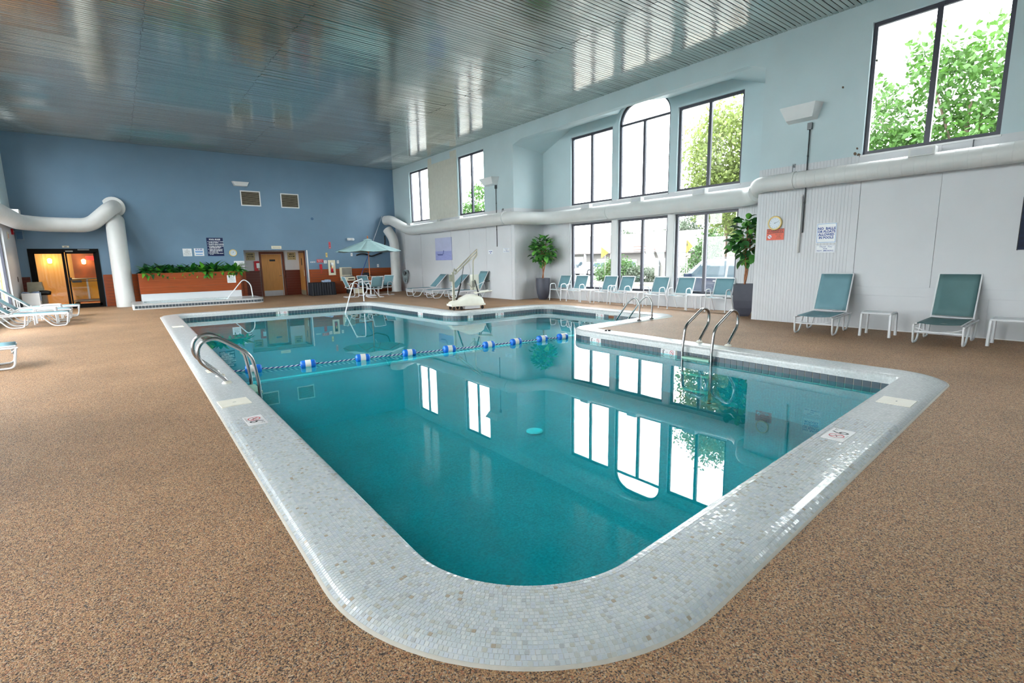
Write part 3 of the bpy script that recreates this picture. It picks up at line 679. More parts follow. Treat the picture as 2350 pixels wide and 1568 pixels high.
# ------------------------------------------------------------------ doors
d = thing('door_1', 'black framed double glass door to the yellow lit lobby', 'door', (-2.58, YB, 0), kind='structure'); W2 = 2.08
mb = MB(); mb.box(0, -.03, 0, .13, .12, 2.18); mb.box(W2-.1, -.03, 0, W2, .12, 2.18); mb.box(0, -.03, 2.18, W2, .12, 2.31); mb.box(0, -.02, 0, W2, .1, .06); mb.build('door_frame', 'black_frame', d)
for a, b, nm in ((.13, 1.03, 'L'), (1.05, W2-.1, 'R')):
    mb = MB(); mb.box(a, 0, .06, a+.05, .06, 2.18); mb.box(b-.08, 0, .06, b, .06, 2.18); mb.box(a, 0, .06, b, .06, .16); mb.box(a, 0, 2.12, b, .06, 2.18)
    lf = mb.build('door_leaf', 'black_frame', d); MB().box(a+.05, .025, .16, b-.08, .035, 2.12).build('pane', 'door_glass', lf)
    if nm == 'R': MB().tube([(a+.05, -.06, 1.05), (b-.08, -.06, 1.05)], .012).box(a+.1, -.08, 1.0, a+.38, -.02, 1.09).box(a+.0, -.05, 1.08, a+.1, 0, 1.2).build('push_bar', 'ink_black', lf)
box('door_closer', 'grey_metal', d, 1.08, -.06, 2.19, 1.3, -.03, 2.24); box('closer_arm', 'ink_grey', d, 1.45, -.07, 2.25, 1.8, -.03, 2.29)
d = thing('door_2', 'plain oak door with steel kick plate between two room signs', 'door', (5.60, AY, 0), kind='structure')
mb = MB(); mb.box(0, -.05, 0, .08, .0, 2.08); mb.box(1.04, -.05, 0, 1.14, 0, 2.08); mb.box(0, -.05, 2.08, 1.14, 0, 2.19); mb.build('door_frame', 'wood_frame', d)
lf = box('door_leaf', 'wood_door', d, .08, -.03, .01, 1.0, -.005, 2.07); box('kick_plate', 'kick_plate', lf, .10, -.036, .01, .98, -.03, .27); box('plaque', 'ink_black', lf, .45, -.036, 1.72, .72, -.03, 1.81)
MB().tube([(.94, -.03, 1.0), (.94, -.075, 1.0), (.84, -.075, .99)], .012).build('lever_handle', 'steel', lf)
d = thing('door_3', 'light oak side door at the right of the alcove', 'door', (AX1, YB+.24, 0), kind='structure')
mb = MB(); mb.box(-.06, 0, 0, -.0, .07, 2.12); mb.box(-.06, .98, 0, 0, 1.05, 2.12); mb.box(-.06, 0, 2.12, 0, 1.05, 2.2); mb.build('door_frame', 'wood_frame', d)
lf = box('door_leaf', 'wood_door', d, -.05, .07, .02, -.012, .98, 2.12); box('kick_plate', 'louvre', lf, -.056, .09, .02, -.05, .96, .24); box('push_plate', 'beige_plastic', lf, -.056, .12, .95, -.05, .2, 1.25); box('plaque', 'ink_black', lf, -.058, .45, 1.5, -.05, .56, 1.85)

# ------------------------------------------------------------------ lobby behind glass doors
lb = MB(); lb.box(-3.3, 30.4, 0, .6, 30.55, 2.8); lb.box(-3.45, YB+.2, 0, -3.3, 30.5, 2.8); lb.box(-.42, YB+.2, 0, -.3, 30.5, 2.8)
tag(lb.build('wall_lobby', 'lobby_wall'), 'mustard lobby walls beyond the glass door', 'wall', kind='structure')
tag(box('floor_lobby', 'lobby_floor', None, -3.45, YB+.2, -.05, .6, 30.55, .0), 'tan lobby floor beyond the glass door', 'floor', kind='structure')
tag(box('ceiling_lobby', 'beige_plastic', None, -3.45, YB+.2, 2.62, .6, 30.55, 2.75), 'cream lobby ceiling', 'ceiling', kind='structure')
tag(box('wood_panel', 'lobby_dark', None, -1.55, 30.3, 0, -.5, 30.4, 2.2), 'dark wood panelling at the end of the lobby', 'panelling')
t = thing('laundry_cart', 'yellow laundry cart standing in the lobby', 'cart', (-1.02, 27.55, 0))
mb = MB(); mb.add([(-.42, -.3, .3), (.42, -.3, .3), (.42, .3, .3), (-.42, .3, .3), (-.52, -.36, 1.12), (.52, -.36, 1.12), (.52, .36, 1.12), (-.52, .36, 1.12)], [(0, 3, 2, 1), (0, 1, 5, 4), (1, 2, 6, 5), (2, 3, 7, 6), (3, 0, 4, 7)]); mb.build('bag', 'cart_yellow', t)
MB().tube([(-.52, -.37, 1.12), (.52, -.37, 1.12), (.52, .37, 1.12), (-.52, .37, 1.12)], .02, 8, True).build('rim', 'grey_metal', t); MB().prism([(-.03, -.305), (.03, -.305), (.03, -.365), (-.03, -.365)], .3, 1.12).build('strap', 'white_metal', t)
mb = MB(); mb.box(-.5, -.35, .2, .5, .35, .26); mb.build('base', 'grey_metal', t)
for x in (-.42, .42):
    for y in (-.28, .28): MB().lathe([(.0, -.02), (.08, -.02), (.08, .02), (0, .02)], 12).build('caster', 'rubber', t).location = (x, y, .08)
for ch in t.children:
    if ch.name.startswith('caster'): ch.rotation_euler = (PI/2, 0, 0); ch.location.z = .1
MB().tube([(-.42, -.28, .1), (-.42, -.28, .22)], .02).tube([(.42, -.28, .1), (.42, -.28, .22)], .02).build('caster_stem', 'grey_metal', t)
def wall_lantern(x, y, z, power, label):
    t = thing('wall_lantern', label, 'lamp', (x, y, z)); MB().lathe([(.02, -.12), (.07, -.1), (.085, .06), (.05, .1), (.0, .12)], 14).build('shade', 'lamp_warm', t, True); box('back_plate', 'grey_metal', t, -.05, .08, -.1, .05, .12, .1)
    MB().tube([(0, .09, -.02), (0, .0, -.14)], .01).build('arm', 'grey_metal', t)
    L = bpy.data.lights.new('lantern_light', 'POINT'); L.energy = power; L.color = (1, .78, .46); L.shadow_soft_size = .1; o = bpy.data.objects.new('lantern_light', L); COL.objects.link(o); o.parent = t; o.location = (0, -.22, 0)
wall_lantern(-1.15, 30.18, 1.85, 8, 'glowing warm lantern on the dark lobby panelling')
wall_lantern(-2.3, 30.28, 1.9, 8, 'added lantern standing in for the lamp reflection in the left door leaf')  # not a second lamp: stands in for the first lantern's reflected glow
t = thing('lobby_fill_lamp', 'added round ceiling lamp filling the lobby with paler light', 'lamp', (-1.6, 28.4, 2.62)); MB().lathe([(0, -.10), (.16, -.07), (.2, 0)], 20).build('diffuser', 'lamp_warm', t, True); MB().lathe([(.2, -.02), (.22, -.02), (.22, 0), (.2, 0)], 20).build('rim', 'grey_metal', t)  # added lamp, no known fixture here; makes the lobby light less orange
L = bpy.data.lights.new('lobby_fill_light', 'POINT'); L.energy = 30; L.color = (1, .86, .6); L.shadow_soft_size = .2; o = bpy.data.objects.new('lobby_fill_light', L); COL.objects.link(o); o.parent = t; o.location = (0, 0, -.3)
t = thing('exit_sign', 'small red lit exit sign inside the lobby', 'sign', (-.86, 30.1, 2.0), rot=ROT_B); box('case', 'exit_red', t, -.2, -.09, -.03, .2, .09, .02)
# ------------------------------------------------------------------ air ducts
def duct(name, label, pts, r, rad, ribs=0., collars=(), seg=20, cap=None):
    t = thing(name, label, 'duct', (0, 0, 0)); P = fillet(pts, rad, 7); MB().tube(P, r, seg).build('duct_pipe', 'duct_white', t, True, .7)
    if ribs:
        L = 0; k = 0
        for a, b in zip(P, P[1:]):
            q = (b-a).length; d_ = (b-a).normalized()
            while (k+1)*ribs < L+q:
                k += 1; c = a+d_*(k*ribs-L); MB().tube([c-d_*.006, c+d_*.006], r+.004, seg).build('duct_seam', 'duct_white', t, True, .6)
            L += q
    for c, d_ in collars:
        c = Vector(c); d_ = Vector(d_).normalized(); MB().tube([c-d_*.03, c+d_*.03], r+.012, seg).build('duct_collar', 'duct_white', t, True, .6)
    return t
RD = .215; DX = XR-.235
dr = duct('air_duct', 'long white round air duct running through the bay and along the far right wall', [(13.02, 6.52, 3.16), (BX-.28, 7.0, 3.14), (BX-.28, 15.15, 3.16), (DX-.01, 15.75, 3.18), (DX-.01, 24.2, 3.18), (11.78, 25.55, 3.78), (11.65, 25.95, 3.78)], .245, [.4, .5, .4, .5, .2], 0, [((DX-.01, 15.95, 3.18), (0, 1, 0)), ((BX-.28, 12.0, 3.15), (0, 1, 0))])
RN = .182; ZN = 3.21; DN = XR-.205
dn = duct('air_duct', 'white ribbed air duct running below the large right window', [(DN, -3.5, ZN), (DN, 6.12, ZN), (13.02, 6.5, ZN-.03)], RN, [.3], 0, [((DN, 5.3, ZN), (0, 1, 0))])
for i in range(34): y = 5.2-i*.19; MB().tube([(DN, y-.004, ZN), (DN, y+.004, ZN)], RN+.0035, 20).build('duct_seam', 'duct_white', dn, True, .6)
duct('duct_column', 'white upright duct column in the far right corner', [(11.86, 25.45, 0), (11.86, 25.45, 2.75), (11.68, 25.82, 3.3)], .25, .45)
MB().lathe([(.28, 0), (.28, .03), (.0, .03)], 20, (11.86, 25.45, 0)).build('floor_collar', 'duct_white', bpy.data.objects['duct_column'], True, .5)
dl = duct('air_duct', 'white air duct turning up on the blue wall above the glass door', [(-2.55, -3, 3.2), (-2.55, 24.9, 3.2), (-2.0, 25.85, 3.19), (-.62, 25.82, 3.19), (.04, 25.80, 3.84), (.20, 26.27, 3.98)], .27, [.3, .6, .3, .3])
MB().tube([(.16, 26.22, 3.955), (.18, 26.285, 3.96)], .40, 28).build('wall_flange', 'duct_white', dl, True, .5)
duct('duct_column', 'white upright duct column beside the wooden planter', [(.14, 25.42, 0), (.14, 25.42, 2.75), (.16, 26.25, 3.45)], .31, .5)
def damper(x, y, z, dx, label):
    t = thing('damper_box', label, 'vent box', (x, y, z)); box('case', 'duct_white', t, -.09, -.2, -.02, .09, .2, .13); box('grille', 'white_wall', t, -.1, -.16, .0, -.09, .16, .1)
for y, nm in ((13.0, 'below the far upper bay window'), (10.75, 'below the middle upper bay window'), (8.5, 'below the near upper bay window')): damper(BX-.34, y, 3.36, 0, 'small white vent box on the duct '+nm)
damper(DX-.02, 3.02, 3.37, 0, 'small white vent box on the duct under the big right window')
damper(DX-.02, 24.0, 3.37, 0, 'small white vent box on the duct under the window nearest the blue wall')
damper(DX-.02, 19.3, 3.37, 0, 'small white vent box on the duct under the window with the wall lamp')
damper(DX-.02, 21.3, 3.37, 0, 'small white vent box on the duct under the blank panel')
damper(-2.5, 24.3, 3.44, 0, 'small white vent box on the left duct by the blue wall')

# ------------------------------------------------------------------ wall lamps, vents, conduits
def sconce(loc, rot, label, w_=.74, h_=.3, dp=.24):
    t = thing('wall_lamp', label, 'wall lamp', loc, rot=rot); v = []
    a, b = w_/2, w_*.37
    top = [(-a, h_*.5, 0), (a, h_*.5, 0), (a*.92, h_*.42, dp), (-a*.92, h_*.42, dp)]; bot = [(-b, -h_*.5, 0), (b, -h_*.5, 0), (b*.92, -h_*.40, dp*.62), (-b*.92, -h_*.40, dp*.62)]
    mb = MB().add(top+bot, [(4, 5, 6, 7), (0, 3, 7, 4), (1, 5, 6, 2), (3, 2, 6, 7), (0, 4, 5, 1)]); mb.build('bowl', 'white_paint', t)
    MB().box(-.12, -.06, .02, .12, .06, .08).build('lamp_socket', 'white_metal', t)
    return t
sconce((4.87, YB, 5.2), ROT_B, 'white uplight wall lamp on the blue wall', .72, .2, .22)
sconce((XR, 5.30, 4.64), ROT_R, 'white uplight wall lamp right of the bay', .80, .33, .34)
sconce((XR, 17.1, 4.70), ROT_R, 'white uplight wall lamp beside the tall far window', .95, .3, .36)
def vent(x0, x1, z0, z1, label):
    t = thing('air_vent', label, 'vent', ((x0+x1)/2, YB, (z0+z1)/2), rot=ROT_B); w_, h_ = (x1-x0)/2, (z1-z0)/2; f = .045
    mb = MB(); mb.box(-w_, -h_, 0, w_, -h_+f, .02); mb.box(-w_, h_-f, 0, w_, h_, .02); mb.box(-w_, -h_+f, 0, -w_+f, h_-f, .02); mb.box(w_-f, -h_+f, 0, w_, h_-f, .02); mb.build('frame', 'white_paint', t); box('backing', 'void_black', t, -w_+f, -h_+f, -.02, w_-f, h_-f, .002)
    n = 14; me = MB().add([(-w_+f, 0, .002), (w_-f, 0, .002), (w_-f, -.022, .016), (-w_+f, -.022, .016), (-w_+f, -.004, .002), (w_-f, -.004, .002)], [(0, 1, 2, 3), (3, 2, 5, 4)]).mesh('louvre_slat', 'louvre')
    for i in range(n): link('louvre_slat', me, t, (0, -h_+f+.03+i*(2*h_-2*f-.03)/(n-1)-.004, 0))
vent(4.82, 5.66, 4.25, 4.93, 'square louvred air vent under the blue wall lamp'); vent(6.54, 7.37, 4.24, 4.91, 'square louvred air vent further right on the blue wall')
MB().disc((7.94, YB-.001, 3.77), .07, (1, 0, 0), (0, 0, 1), 14, .002).build('wall_smudge', 'smudge', wall_back)
def conduit(y, z0, z1, zb, label):
    t = thing('conduit', label, 'pipe', (XR-.03, y, z0)); MB().tube([(0, 0, 0), (0, 0, z1-z0)], .014, 8).build('pipe', 'conduit', t, True)
    if zb: box('junction_box', 'conduit', t, -.03, -.045, z1-z0, .025, .045, z1-z0+.14)
    for k in (.3, .75): MB().tube([(0, 0, (z1-z0)*k-.02), (0, 0, (z1-z0)*k+.02)], .02, 8).build('coupling', 'conduit', t, True)
conduit(5.13, 2.06, 4.28, True, 'thin dark conduit down the beadboard below the right wall lamp'); conduit(16.82, 2.12, 4.40, True, 'thin dark conduit below the far wall lamp')
t = thing('plastic_pipe', 'white plastic pipe fixed beside the conduit on the beadboard', 'pipe', (XR-.035, 5.19, 1.62)); MB().tube([(0, 0, 0), (0, 0, 1.27)], .026, 10).build('pipe', 'white_paint', t, True); MB().tube([(0, 0, 1.24), (0, 0, 1.28)], .03, 10).build('end_cap', 'white_paint', t, True)
for y, z in ((5.42, 3.5), (2.35, 3.48), (16.4, 3.5)):
    t = thing('pipe_hanger', {5.42: 'small metal hanger strap above the duct at the bay corner', 2.35: 'small rusty hanger strap under the big right window', 16.4: 'small metal hanger strap above the duct near the far conduit'}[y], 'bracket', (XR, y, z)); MB().tube([(-.01, 0, .06), (-.06, 0, .06), (-.06, 0, -.12)], .008).build('strap', 'conduit', t); box('plate', 'conduit', t, -.012, -.03, .02, 0, .03, .1)

# ------------------------------------------------------------------ signs and clocks
def board(name, label, cat, loc, rot, w_, h_, m, t_=.008, border=None, bw=.008, r=0):
    t = thing(name, label, cat, loc, rot=rot); box('panel', m, t, -w_/2, -h_/2, 0, w_/2, h_/2, t_)
    if border:
        i = .012; mb = MB()
        for a in ((-w_/2+i, -h_/2+i, w_/2-i, -h_/2+i+bw), (-w_/2+i, h_/2-i-bw, w_/2-i, h_/2-i), (-w_/2+i, -h_/2+i, -w_/2+i+bw, h_/2-i), (w_/2-i-bw, -h_/2+i, w_/2-i, h_/2-i)): mb.add([(a[0], a[1], t_+.001), (a[2], a[1], t_+.001), (a[2], a[3], t_+.001), (a[0], a[3], t_+.001)], [(0, 1, 2, 3)])
        mb.build('border', border, t)
    return t
def rows(t, lines, m, z=.010, bold=.001):
    for s, size, x, y, sx in lines: text(s, size, m, t, x, y, z, sx, bold*size*10)
def smear(t, y, ws, m, hh=.012, z=.010):
    """an illegible printed line: word-sized blocks"""
    tot = sum(ws)+.02*(len(ws)-1); x = -tot/2; mb = MB()
    for w_ in ws: mb.add([(x, y-hh/2, z), (x+w_, y-hh/2, z), (x+w_, y+hh/2, z), (x, y+hh/2, z)], [(0, 1, 2, 3)]); x += w_+.02
    mb.build('print_line', m, t)
t = board('sign', 'NO BALLS OR FLOATS sign in blue on the white beadboard', 'sign', (XR-.014, 4.635, 2.03), ROT_R, .40, .43, 'sign_white', .006, 'sign_sky')
rows(t, [('NO  BALLS', .074, 0, .095, .98), ('OR FLOATS', .07, 0, .03, .95), ('ALLOWED', .07, 0, -.035, .95), ('IN POOLS', .07, 0, -.1, .95)], 'sign_blue', .0078, .0045)
t = board('sign', 'small Thank You for not smoking sign below the floats sign', 'sign', (XR-.014, 4.635, 1.69), ROT_R, .40, .165, 'sign_white', .006, 'sign_blue', .003)
text('Thank  You', .05, 'sign_blue', t, 0, .045, .0078, 1.1, 0, 0, 'CENTER', .35); rows(t, [('FOR', .036, 0, 0, 1.2), ('NOT  SMOKING', .04, 0, -.042, 1.15)], 'sign_blue', .0078, .002)
t = board('sign', 'orange warning sign under the round clock', 'sign', (XR-.014, 5.735, 2.055), ROT_R, .40, .26, 'sign_orange', .004)
rows(t, [('WARNING', .062, 0, .075, 1.2)], 'ink_black', .0058, .002); rows(t, [('DO NOT', .03, .08, -.005, 1.2), ('SWIM', .03, .08, -.045, 1.1), ('ALONE', .03, .08, -.085, 1.2)], 'trunk', .0058, .001)
for y in (.118, .036): MB().add([(-.19, y-.006, .0055), (.19, y-.006, .0055), (.19, y+.006, .0055), (-.19, y+.006, .0055)], [(0, 1, 2, 3)]).build('bar', 'ink_black', t)
MB().disc((-.125, -.05, .0045), .055, (1, 0, 0), (0, 1, 0), 20, .001).build('white_disc', 'sign_white', t); no_dive(t, -.125, -.05, .055, .0066, 'sign_red', 'sign_blue')
def clock(loc, rot, r, label, hr, mn):
    t = thing('wall_clock', label, 'clock', loc, rot=rot); MB().lathe([(0, 0), (r, 0), (r, .025), (r*.94, .04), (r*.8, .036), (r*.78, .006)], 32).build('rim', 'clock_rim', t, True, .6); MB().disc((0, 0, .018), r*.8, (1, 0, 0), (0, 1, 0), 32, .002).build('face', 'clock_face', t)
    for k in range(12): a = PI/2-k*PI/6; text(str(12 if k == 0 else k), r*.2, 'ink_grey', t, r*.63*math.cos(a), r*.63*math.sin(a), .0205, name='numeral')
    for a, L, w_ in ((hr, .42, .03), (mn, .62, .02)):
        th = PI/2-a*2*PI; u = Vector((math.cos(th), math.sin(th), 0)); v = Vector((-u.y, u.x, 0)); q = [u*L*r+v*w_*r*.5, u*L*r-v*w_*r*.5, -u*.1*r-v*w_*r, -u*.1*r+v*w_*r]; MB().add([(p.x, p.y, .0222) for p in q], [(3, 2, 1, 0)]).build('clock_hand', 'ink_black', t)
    MB().disc((0, 0, .021), r*.05, (1, 0, 0), (0, 1, 0), 10, .003).build('hub', 'ink_black', t)
clock((XR-.016, 5.75, 2.315), ROT_R, .165, 'round gold rimmed clock on the beadboard', .19, .19); clock((4.285, YB, 2.12), ROT_B, .16, 'round gold rimmed clock on the blue wall', .02, .09)
t = board('sign', 'small blue lettered sign left of the far conduit', 'sign', (XR-.012, 17.3, 1.915), ROT_R, .33, .17, 'sign_white', .005, 'sign_sky', .003); smear(t, .015, [.06, .14], 'sign_blue', .03, .0065); smear(t, -.04, [.08], 'sign_blue', .028, .0065)
t = board('sign', 'small Thank You for not smoking sign near the bay corner', 'sign', (XR-.012, 16.22, 1.96), ROT_R, .42, .165, 'sign_white', .005, 'sign_sky', .003); text('Thank  You', .05, 'sign_blue', t, 0, .045, .0068, 1.1, 0, 0, 'CENTER', .35); rows(t, [('FOR', .036, 0, 0, 1.2), ('NOT  SMOKING', .04, 0, -.042, 1.15)], 'sign_blue', .0068, .002)
t = board('picture', 'lilac canvas of a small boat on calm water', 'picture', (XR-.012, 21.12, 2.145), ROT_R, 1.5, 1.05, 'picture_lilac', .035)
MB().add([(-.75, -.525, .0365), (.75, -.525, .0365), (.75, -.1, .0365), (-.75, -.1, .0365)], [(0, 1, 2, 3)]).build('sea', 'picture_sea', t)
MB().add([(-.6, -.2, .038), (-.5, -.3, .038), (-.06, -.3, .038), (.02, -.2, .038), (-.06, -.24, .038), (-.5, -.24, .038)], [(0, 1, 5), (1, 2, 4, 5), (2, 3, 4)]).disc((.03, -.1, .0375), .04, (1, 0, 0), (0, 1, 0), 10, .001).add([(-.05, -.22, .0385), (.0, -.24, .0385), (.08, -.1, .0385), (.03, -.08, .0385)], [(0, 1, 2, 3)]).build('boat', 'picture_boat', t)
t = board('picture', 'dark blue underwater picture at the right frame edge', 'picture', (XR-.016, .85, 2.03), ROT_R, 1.5, .88, 'picture_deep', .03)
MB().box(-.76, -.45, 0, -.75, .45, .034).build('frame_edge', 'ink_black', t)
# blue wall boards
t = board('sign', 'navy POOL RULES board on the blue wall', 'sign', (3.605, YB, 2.39), ROT_B, .64, .80, 'sign_navy', .01); text('POOL RULES', .088, 'sign_white', t, -.0, .32, .0118, .88, .004)
RL = [(.225, 1, [.05, .1, .2, .06, .16]), (.185, 0, [.05, .1, .06, .15]), (.13, 1, [.07, .15, .1, .05, .2]), (.09, 0, [.16, .04, .17, .05, .06, .08]), (.03, 1, [.07, .14, .06, .14, .05, .08]), (-.01, 0, [.04, .2, .26]), (-.05, 0, [.14, .2, .1]), (-.105, 1, [.16, .1, .05, .06, .05, .06]), (-.145, 0, [.15, .06, .05, .18, .04]), (-.185, 0, [.1, .14, .1, .09, .06]), (-.235, 1, [.07, .17, .1]), (-.29, 1, [.07, .12, .05, .12, .16]), (-.33, 0, [.05, .09])]
mb = MB()
for y, bl, ws in RL:
    x = -.24
    if bl: mb.disc((-.275, y, .0112), .016, (1, 0, 0), (0, 1, 0), 8, .0005)
    for w_ in ws:
        w_ *= .88; mb.add([(x, y-.011, .0115), (x+w_, y-.011, .0115), (x+w_, y+.011, .0115), (x, y+.011, .0115)], [(0, 1, 2, 3)]); x += w_+.018
mb.build('rule_lines', 'sign_white', t)
def kids_sign(loc, label):
    t = board('sign', label, 'sign', loc, ROT_B, .335, .33, 'sign_white', .006); rows(t, [('NO', .04, 0, .105, 1), ('CHILDREN', .04, 0, .052, 1.1), ('UNDER 14', .04, 0, -.002, 1.1), ('ALLOWED IN', .04, 0, -.056, 1.1), ('WHIRLPOOL', .04, 0, -.11, 1.1)], 'ink_grey', .0075, .002); return t
kids_sign((2.515, YB, 2.15), 'white NO CHILDREN sign on the blue wall left of the rules'); kids_sign((3.92, 25.09, .97), 'white NO CHILDREN sign fixed on the wooden planter')
t = board('sign', 'pale blue and white wave pattern sign on the blue wall', 'sign', (2.955, YB, 2.16), ROT_B, .37, .33, 'sign_white', .006); smear(t, .125, [.08, .05, .1], 'sign_blue', .03, .0075); smear(t, .04, [.3], 'sign_sky', .035, .0075); smear(t, -.005, [.28], 'sign_sky', .03, .0075); smear(t, -.095, [.26], 'sign_sky', .035, .0075)
t = board('sign', 'white sign half hidden by leaves at the planter end', 'sign', (4.5, YB, 1.53), ROT_B, .43, .45, 'sign_white', .006); rows(t, [('PLEASE', .06, .06, .12, .9), ('DO NOT', .06, .06, .03, .9), ('EAT IN', .06, .06, -.06, .9), ('POOL', .06, .06, -.15, .9)], 'ink_grey', .0075, .002)
t = board('sign', 'cream Restrooms sign over the alcove', 'sign', (6.16, YB, 2.37), ROT_B, .45, .14, 'beige_plastic', .01); text('Restrooms', .07, 'ink_grey', t, 0, 0, .0115, 1.05)
for x, s, sg in ((5.215, 'LADIES', -1), (7.125, "MEN'S", 1)):
    t = board('sign', 'tan LADIES ROOM sign with arrow pointing left' if sg < 0 else "tan MEN'S ROOM sign with arrow pointing right", 'sign', (x, AY, 1.97), ROT_B, .40, .38, 'sign_tan', .008, 'trunk', .006); rows(t, [(s, .1, 0, .09, .85), ('ROOM', .1, 0, -.02, .95)], 'ink_black', .0095, .004)
    MB().add([(-.13*sg, -.122, .0098), (.09*sg, -.122, .0098), (.09*sg, -.108, .0098), (-.13*sg, -.108, .0098), (.09*sg, -.14, .0098), (.15*sg, -.115, .0098), (.09*sg, -.09, .0098)], [(0, 1, 2, 3), (4, 5, 6)]).build('arrow', 'ink_black', t)
t = board('fire_cabinet', 'red panel with paper notice left of the oak door', 'cabinet', (5.46, AY, 1.5), ROT_B, .24, .48, 'red_plastic', .06); box('notice', 'sign_white', t, -.02, -.1, .06, .13, .14, .064); box('latch', 'grey_metal', t, .04, -.2, .06, .12, -.12, .09)
t = board('sign', 'upright red and white arrow sign on the blue wall', 'sign', (8.705, YB, 2.48), ROT_B, .11, .34, 'sign_red', .005, 'sign_white', .006)
for i, ch in enumerate('FIRE'): text(ch, .05, 'sign_white', t, 0, .11-i*.05, .0068)
MB().add([(-.03, -.1, .0068), (.03, -.1, .0068), (0, -.15, .0068)], [(2, 1, 0)]).build('arrow', 'sign_white', t)
t = board('sign', 'red emergency call sign over the red telephone', 'sign', (8.16, YB, 1.70), ROT_B, .33, .17, 'sign_red', .005, 'sign_white', .004); rows(t, [('EMERGENCY', .045, 0, .03, 1), ('DIAL 911', .055, 0, -.03, 1)], 'sign_white', .0065, .002)
t = thing('emergency_phone', 'red emergency telephone on the blue wall', 'telephone', (8.17, YB, 1.4), rot=ROT_B); box('body', 'red_plastic', t, -.06, -.12, 0, .06, .13, .07); box('handset', 'sign_red', t, -.025, -.09, .07, .025, .1, .1); MB().tube([(0, -.12, .05), (.03, -.22, .05), (-.02, -.3, .04), (.02, -.33, .03)], .01, 6).build('cord', 'sign_red', t)
def plate(loc, w_, h_, label, m='white_paint', nm='switch_plate', cat='switch'):
    t = thing(nm, label, cat, loc, rot=ROT_B); box('plate', m, t, -w_/2, -h_/2, 0, w_/2, h_/2, .012); box('toggle', 'grey_metal' if m == 'white_paint' else 'trunk', t, -.012, -.02, .012, .012, .02, .022)
plate((8.43, YB, 1.645), .15, .16, 'white switch plate beside the extinguisher cabinet'); plate((9.06, YB, 1.635), .11, .16, 'white switch plate right of the extinguisher cabinet'); plate((9.81, YB, 2.0), .10, .16, 'white plate under the umbrella'); plate((11.23, YB, 1.4), .10, .16, 'white outlet plate right of the umbrella pole'); plate((8.51, YB, 1.99), .09, .23, 'yellow plate below the red arrow sign', 'clock_rim', 'wall_plate', 'plate')
t = board('sign', 'thin white label strip left of the red telephone', 'sign', (7.8, YB, 1.645), ROT_B, .24, .05, 'sign_white', .004); smear(t, 0, [.08, .1], 'ink_grey', .02, .0055)
t = thing('extinguisher_cabinet', 'white extinguisher cabinet with glass front on the wood boards', 'cabinet', (8.715, YB-.02, 1.35), rot=ROT_B)
mb = MB(); mb.box(-.17, -.38, 0, .17, -.27, .08); mb.box(-.17, .25, 0, .17, .38, .08); mb.box(-.17, -.27, 0, -.085, .25, .08); mb.box(.085, -.27, 0, .17, .25, .08); mb.build('door_frame', 'beige_plastic', t); box('recess', 'void_black', t, -.085, -.27, .0, .085, .25, .005); MB().lathe([(0, -.24), (.055, -.24), (.055, -.02), (.02, .05), (.02, .1), (0, .1)], 14).build('extinguisher', 'red_plastic', t, True).rotation_euler = (-PI/2, 0, 0)
for ch in t.children:
    if ch.name.startswith('extinguisher'): ch.location = (0, 0, .06)
MB().box(-.03, -.06, .1, .03, .08, .112).build('label_band', 'clock_rim', t); MB().box(-.084, -.269, .07, .084, .249, .074).build('pane', 'window_glass', t)
box('backboard', 'wood_dark', t, -.25, -.48, -.01, .25, -.1, .0)
t = thing('emergency_light', 'white twin emergency light high on the blue wall', 'emergency light', (9.79, YB, 2.78), rot=ROT_B); box('case', 'white_paint', t, -.17, -.05, 0, .17, .07, .09)
for s in (-1, 1): MB().lathe([(0, -.02), (.05, -.02), (.065, .05), (0, .06)], 14, (s*.11, 0, .1)).build('lamp_head', 'white_metal', t, True, .6)
t = thing('drinking_fountain', 'grey steel drinking fountain with tall backsplash on the boards', 'drinking fountain', (9.44, YB-.02, .98), rot=ROT_B); box('back_panel', 'beige_plastic', t, -.33, -.3, 0, .28, .37, .1); box('backsplash', 'grey_metal', t, -.24, -.02, .1, .26, .34, .12)
MB().prism([(-.33, -.32), (.33, -.32), (.33, -.12), (-.33, -.12)], 0, .4, 'z').build('basin_body', 'beige_plastic', t); box('basin', 'steel', t, -.25, -.12, .08, .25, -.06, .36); box('button_strip', 'ink_black', t, -.05, -.25, .4, .25, -.2, .41); MB().tube([(.2, -.06, .15), (.2, .0, .15), (.16, .02, .18)], .012).build('spout', 'steel', t)
t = thing('wall_speaker', 'blue painted speaker box in the left corner', 'speaker', (-2.70, YB, 2.8), rot=ROT_B); box('case', 'blue_wall', t, -.1, -.17, 0, .1, .17, .16); box('grille', 'smudge', t, -.08, -.14, .16, .08, .14, .165)
t = thing('sensor_strip', 'small cream sensor strip above the glass doors', 'sensor', (-1.47, YB, 2.39), rot=ROT_B); box('case', 'beige_plastic', t, -.1, -.035, 0, .1, .035, .05); box('lens', 'ink_grey', t, -.04, -.02, .05, .04, .01, .054)
t = thing('fire_alarm', 'red fire alarm horn on the left wall', 'alarm', (XL, 25.7, 2.9), rot=ROT_L); box('case', 'red_plastic', t, -.09, -.1, 0, .09, .1, .06); box('strobe', 'white_paint', t, -.05, -.02, .06, .05, .03, .075)
t = thing('notice', 'small cream notice on the left wall', 'sign', (XL, 24.75, 2.72), rot=ROT_L); box('panel', 'beige_plastic', t, -.17, -.13, 0, .17, .13, .01); box('print', 'sign_orange', t, .02, -.09, .01, .13, .06, .011)
t = thing('switch_plate', 'small dark switch plate on the left wall', 'switch', (XL, 25.3, 1.2), rot=ROT_L); box('plate', 'ink_black', t, -.06, -.09, 0, .06, .09, .01); box('toggle', 'ink_grey', t, -.015, -.03, .01, .015, .03, .02)
